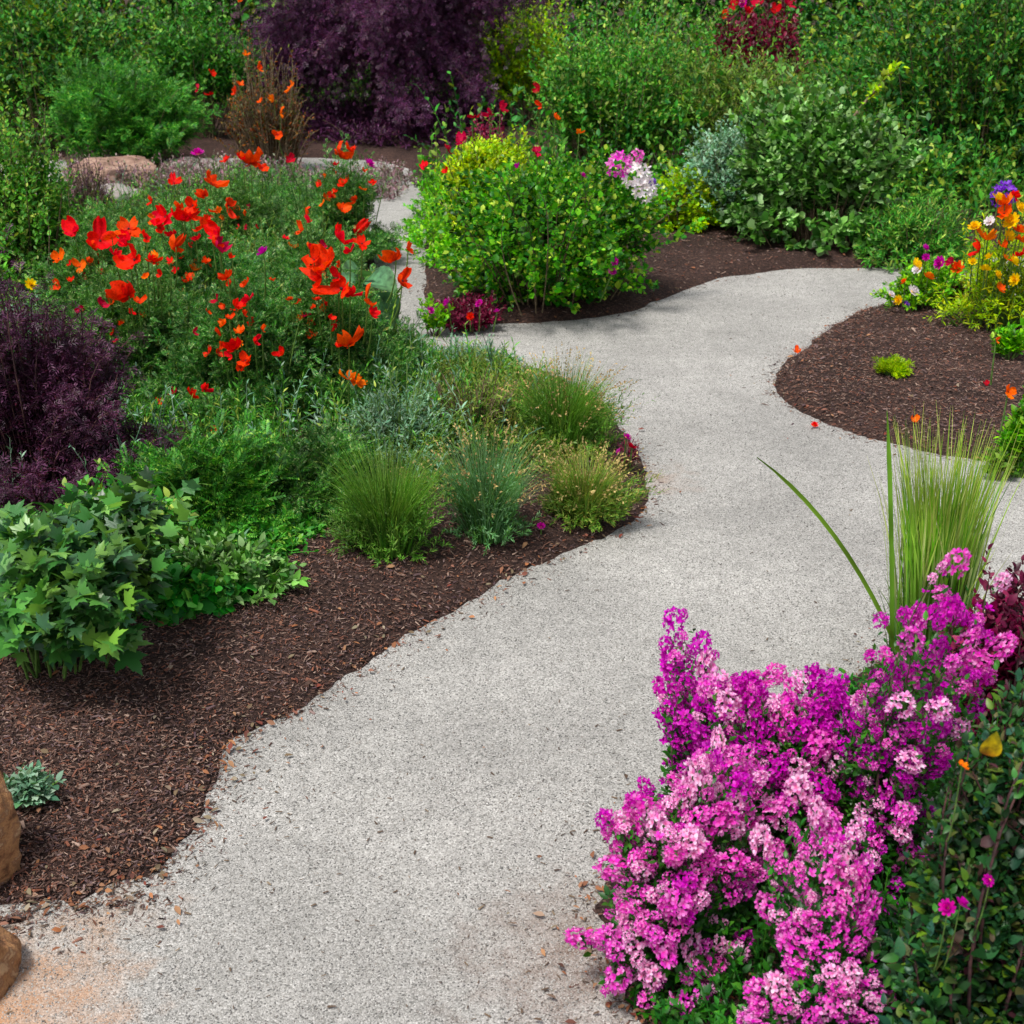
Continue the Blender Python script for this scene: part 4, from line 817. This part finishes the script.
def tuft(label, spec, n, lean, width, mat, group='grass tufts along the path', name='grass_tuft', droop=.6, base_r=.35, heads=0, headmat='yellow'):
    c, W, D, H = fit(*spec); SEED[0] += 10
    root = thing(name, label, 'grass tuft', c, group)
    s, C = blades(n, W, H * 1.2, lean, width, SEED[0], droop, 5, W * base_r * .5)
    if heads:
        i = np.random.default_rng(SEED[0]).choice(len(C), heads, replace=False); P = C[i, -1]; m_ = nrm(P - C[i, -2])
        for q in range(5): s.add(LF['tiny'], frames(m_ + rng.normal(0, .6, m_.shape), rng.normal(0, 1, m_.shape) + np.array([0, 0, .5]), np.full(len(P), .013)), P - m_ * .012 * q, 1)
    if name == 'grass_tuft':
        b, q, tip, d = shoots(W * 1.1, D * 1.1, H * 1.05, 1100, SEED[0] + 3, .55, .03, .4, .38, 1.0, .35, .08)
        Mx, P = leaves_on(b, q, tip, 18, .026, .3, SEED[0] + 4, .7, .5, .8, .6); s.add(LF['lance'], Mx, P, 0)
    link('blades', s.mesh('grass_blades', [M[mat], M['seed']]), root)
    return root, W, H
tuft('fresh green grass tuft, leftmost on the mulch edge', (388, 574, 462, 140), 1300, 1.0, .004, 'grass')
tuft('blue grey grass tuft in the middle of the mulch edge', (486, 552, 452, 122), 1000, 1.0, .004, 'bluegrass', heads=120, headmat='seed')
tuft('large rounded green grass tuft with yellow tips nearest the fork', (562, 464, 372, 150), 1200, 1.15, .004, 'grass', heads=200, headmat='seed')
tuft('low yellow green grass tuft at the bed corner', (584, 527, 458, 116), 900, 1.15, .004, 'yellowgrass', heads=150, headmat='seed')
root, dims, sh = shrub('tiny_flower_plant', 'tiny magenta flecked plant at the bed corner by the path', 'plant', (628, 468, 428, 36), 'lance', .03, 40, 7, 'burgundy', .3, low=.2)
flowers_at(root, [(626, 438, 11, 'pom_magentap'), (632, 448, 9, 'crimson'), (620, 452, 8, 'pom_magentap')], root.location.y - .08)
p = at(541, 530, .06); root = thing('fallen_flower', 'single magenta flower head beside the low yellow green tuft', 'flower', (p.x, p.y, hz(p.x, p.y)))
bloom(root, 'blossom', FL['pom_magentap'][0], (0, 0, .03), (0, -.5, 1), .02)
s = Soup(); tubes(s, np.array([[[0, 0, 0.], [0, 0, .015], [0, 0, .03]]]), .003, .002, 4); link('stalk', s.mesh('stalk', M['stem']), root)

# ------------------------------------------------------------------ right bed
root, (W, D, H), sh = shrub('mixed_flower_plant', 'tall leafy plant with orange and yellow flowers at the right edge', 'flowering plant', (1010, 340, 190, 140), 'lance', .05, 620, 11, 'yellowgreen', .4, .3, low=.05, stem='stem')
flowers_at(root, [(985, 240, 20, 'orange'), (980, 250, 16, 'red'), (1005, 205, 18, 'orange'), (998, 200, 14, 'pom_yellow'), (1012, 222, 18, 'pom_yellow'), (1020, 240, 16, 'orange'), (1003, 247, 10, 'orange'), (1005, 258, 11, 'orange'), (1012, 262, 14, 'pom_yellow'), (1018, 232, 14, 'pom_orange'),
                  (975, 228, 14, 'pom_yellow'), (1018, 208, 14, 'pom_yellow'), (990, 258, 12, 'pom_yellow'), (1008, 236, 13, 'pom_yellow'), (985, 270, 12, 'pom_yellow'), (1020, 256, 14, 'red'), (972, 262, 10, 'pom_yellow'), (1014, 196, 12, 'red'), (1004, 214, 16, 'orange'), (990, 222, 10, 'pom_white'),
                  (996, 275, 12, 'pom_yellow'), (1016, 280, 14, 'pom_yellow'), (1000, 290, 10, 'orange')], root.location.y - D * .42)
p = atD(1003, 197, root.location.y - .1); bloom(root, 'flower_head', FL['head_violet'][0], p - root.location, (0, -.6, .8), 17 * depth_of(p) / FPX, 'violet flower head')
root, (W, D, H), sh = shrub('mixed_flower_plant', 'low plant with white, yellow and magenta flowers at the mulch corner', 'flowering plant', (930, 314, 248, 105), 'ovate', .045, 340, 9, 'bright', .4, .3, low=.05, stem='stem')
flowers_at(root, [(925, 248, 8, 'pom_magentap'), (926, 257, 7, 'pom_magentap'), (915, 265, 12, 'pom_yellow'), (941, 263, 12, 'pom_magentap'), (958, 268, 12, 'pom_red'), (952, 262, 10, 'crimson'), (905, 282, 9, 'pom_orange'), (928, 278, 12, 'pom_orange'), (890, 295, 10, 'pom_white'), (899, 300, 10, 'pom_yellow'),
                  (912, 292, 12, 'pom_white'), (905, 305, 8, 'pom_violet'), (918, 270, 10, 'pom_white')], root.location.y - D * .45)
shrub('burgundy_plant', 'small burgundy leaved plant between the two mixed flower plants', 'plant', (960, 315, 278, 45), 'ovate_fine', .06, 60, 8, 'burgundy', .4, low=.1)
shrub('moss_tuft', 'small yellow green tuft alone on the right mulch bed', 'plant', (893, 383, 357, 42), 'feather', .05, 90, 7, 'yellowgreen', .3, low=.15, stem='stem')
root, (W, D, H), sh = shrub('edge_plant', 'small bright plant on the mulch under the tall mixed flowers', 'plant', (1010, 366, 318, 42), 'ovate_fine', .05, 70, 8, 'bright', .4, low=.1, stem='stem')
root, (W, D, H), sh = shrub('edge_plant', 'small green plant with an orange flower at the right edge of mulch', 'plant', (1025, 468, 372, 60), 'ovate_fine', .05, 130, 8, 'bright', .4, low=.1, stem='stem')
flowers_at(root, [(1008, 392, 14, 'orange'), (996, 340, 8, 'orange')], root.location.y - .1)
shrub('edge_plant', 'low reddish green sprig behind the tall grass', 'plant', (1000, 470, 445, 40), 'ovate_fine', .04, 40, 8, 'olive', .4, low=.1)
for nm, px, py, key, sc, lb in (('fallen_flower', 815, 417, 'pom_red', .022, 'small red fallen flower at the mulch edge'), ('fallen_flower', 913, 424, 'orange', .026, 'orange fallen petals on the right mulch bed'), ('fallen_flower', 797, 347, 'orange', .03, 'orange fallen flower on the rim of the right bed'),
                                ('fallen_flower', 985, 392, 'crimson', .022, 'dark red fallen flower on the right mulch bed')):
    p = at(px, py, .05); z = hz(p.x, p.y); o = tag(link(nm, FL[key][0], None, (p.x, p.y, z + sc * .5), facing((.1, -.5, 1)), sc), lb, 'flower')

# tall grass and its single arching blade
root, W, H = tuft('tall upright light green grass clump beside the azaleas', (938, 672, 474, 100), 800, .3, .009, 'tallgrass', None, 'tall_grass', .35, .75)
s, C = blades(700, W, H * .45, .55, .006, 777, .5, 4, W * .4); link('lower_blades', s.mesh('lower_blades', M['grass']), root)
y0 = root.location.y
for pts, wd in ((((905, 668), (850, 526), (757, 457)), .02), (((892, 666), (893, 530), (887, 410)), .013)):
    P = np.array([[list(atD(px, py, y0 - .08) - root.location) for px, py in pts]]); C = bez(P[:, 0], P[:, 1], P[:, 2], 12)
    t = np.linspace(0, 1, 12); w_ = wd * np.minimum(1, (1.02 - t) * 5) * .5; sdv = np.array([.5, -.3, .35]) if len(pts) and wd > .015 else np.array([1., 0, 0])
    C[:, :, 2] = np.maximum(C[:, :, 2], .01); V = np.stack([C[0] - sdv * w_[:, None], C[0] + np.array([0, .004, -.004]), C[0] + sdv * w_[:, None]], 1); idx = np.arange(36).reshape(12, 3)
    q = np.concatenate([np.stack([idx[:-1, j], idx[:-1, j + 1], idx[1:, j + 1], idx[1:, j]], -1) for j in (0, 1)])
    s = Soup(); s.raw(V.reshape(-1, 3), q); link('long_blade', s.mesh('long_blade', M['tallgrass']), root)

# ------------------------------------------------------------------ azaleas, right front
AZ = 'azalea bushes beside the path'
def azalea(label, spec, n, heads, mix, hs, seed, lump=.5, dep=.9):
    root, (W, D, H), (b, q, tip, d) = shrub('azalea_bush', label, 'azalea', spec, 'ovate', .026, n, 15, 'azleaf', .3, lump, .5, low=.05, stem='bark', group=AZ, dep=dep, stem_r=.003, wild=.3, show=.1, skirt=.12)
    r = random.Random(seed); c = np.array([0, 0, H * .4]); rel = (tip - c) / np.array([W / 2, D / 2, H * .6]); rad = np.linalg.norm(rel, axis=1)
    order = np.argsort(-(rad + .12 * rel[:, 2] - .35 * rel[:, 1]))
    put = []; sub = []
    for i in order:
        if len(put) >= heads: break
        h = hs * r.choice([.45, .6, .8, 1, 1.2])
        if (d[i, 1] > .6 and tip[i, 2] < H * .5): continue
        if all(np.linalg.norm(tip[i] - tip[j]) > (h + g) * .55 for j, g in put): put.append((i, h))
    spill = Soup()
    for m_, (i, h) in enumerate(put):
        col = r.choices([m_[0] for m_ in mix], [m_[1] for m_ in mix])[0]
        dr = d[i] * .8 + np.array([0, -.15, .45]) + np.array([r.uniform(-.45, .45) for _ in range(3)]); p = tip[i] + d[i] * .01
        sq = Vector((h * r.uniform(.75, 1.1), h * r.uniform(.75, 1.1), h * r.uniform(.8, 1.6)))
        if m_ < 100: link('flower_cluster', r.choice(HEADS[col]), root, p, facing(dr), sq)
        else:
            Mx = np.array(Vector(dr).normalized().to_track_quat('Z', 'Y').to_matrix()) @ rotz(r.random() * 6) @ np.diag(sq)
            spill.add(r.choice(HEADT), Mx[None], p[None], ('az_pink', 'az_mag', 'az_pale').index(col))
    # lone florets between the clusters
    i = np.array(r.choices(range(len(tip)), k=220)); P = tip[i] * r.uniform(.9, .97) + rng.normal(0, .02, (220, 3)); dd = d[i] + np.array([0, -.3, .4]) + rng.normal(0, .5, (220, 3))
    Mx = frames(np.cross(dd, rng.normal(size=(220, 3))), dd, hs * rng.uniform(.2, .4, 220)); spill.add(flor[0], Mx, P, ('az_pink', 'az_mag', 'az_pale').index(mix[0][0]))
    o = link('small_blossoms', spill.mesh('small_blossoms', [M['az_pink'], M['az_mag'], M['az_pale']]), root); o['kind'] = 'stuff'
    return root
HEADT = [head_of(flor, 19 + i, 50 + i, 1.1, .85, .3) for i in range(4)]
azalea('magenta azalea bush at the upper left end of the azaleas', (697, 860, 628, 130), 520, 170, (('az_mag', 8), ('az_pale', 1), ('az_pink', 3)), .03, 1)
azalea('pink azalea bush leaning furthest left over the path', (672, 1000, 716, 190), 800, 320, (('az_pink', 8), ('az_pale', 4), ('az_mag', 1)), .03, 2)
azalea('pale pink and magenta azalea bush in the middle of the azaleas', (782, 920, 640, 180), 800, 260, (('az_pink', 4), ('az_mag', 5), ('az_pale', 2)), .03, 3)
azalea('tallest magenta azalea bush rising in front of the tall grass', (880, 930, 592, 185), 1000, 330, (('az_mag', 7), ('az_pink', 5), ('az_pale', 2)), .03, 4)
azalea('light pink azalea bush lowest at the bottom edge', (840, 1105, 878, 200), 800, 320, (('az_pink', 8), ('az_pale', 4)), .03, 5)
# right edge shrubs
shrub('burgundy_leaf_shrub', 'burgundy leaved shrub at the right edge beside the azaleas', 'shrub', (1020, 790, 520, 150), 'ovate_fine', .04, 480, 10, 'burgundy', .45, .3, low=.1, stem='darkstem')
root, (W, D, H), sh = shrub('dark_leafy_shrub', 'dark green leafy shrub at the lower right corner', 'shrub', (1005, 1130, 610, 260), 'ovate_fine', .034, 2000, 13, 'mixedleaf', .4, .4, .5, low=.05, mid=.5, stem='darkstem', dep=.75)
flowers_at(root, [(960, 905, 22, 'pom_magentap'), (948, 908, 16, 'pom_magentap'), (990, 880, 14, 'pom_magentap'), (962, 765, 10, 'orange')], root.location.y - D * .5, thick=.0015)
s = Soup().add(leaf_ovate(.8, 6, .22, .35, .45), frames(np.array([[.2, -.3, .8]]), np.array([[0., -1, .4]]), np.array([.042])), np.zeros((1, 3)))
M['yellowleaf'] = leafmat('yellowing_leaf', ['a08a28', 'a88a2c'], .35, .5, gcols=(['c07040', 'ffffff', 'a0c060'], [0, .45, 1]), cscale=90)
o = link('yellow_leaf', s.mesh('yellow_leaf', M['yellowleaf']), root, atD(985, 755, root.location.y - D * .48) - root.location); o['label'] = 'round yellowing leaf'
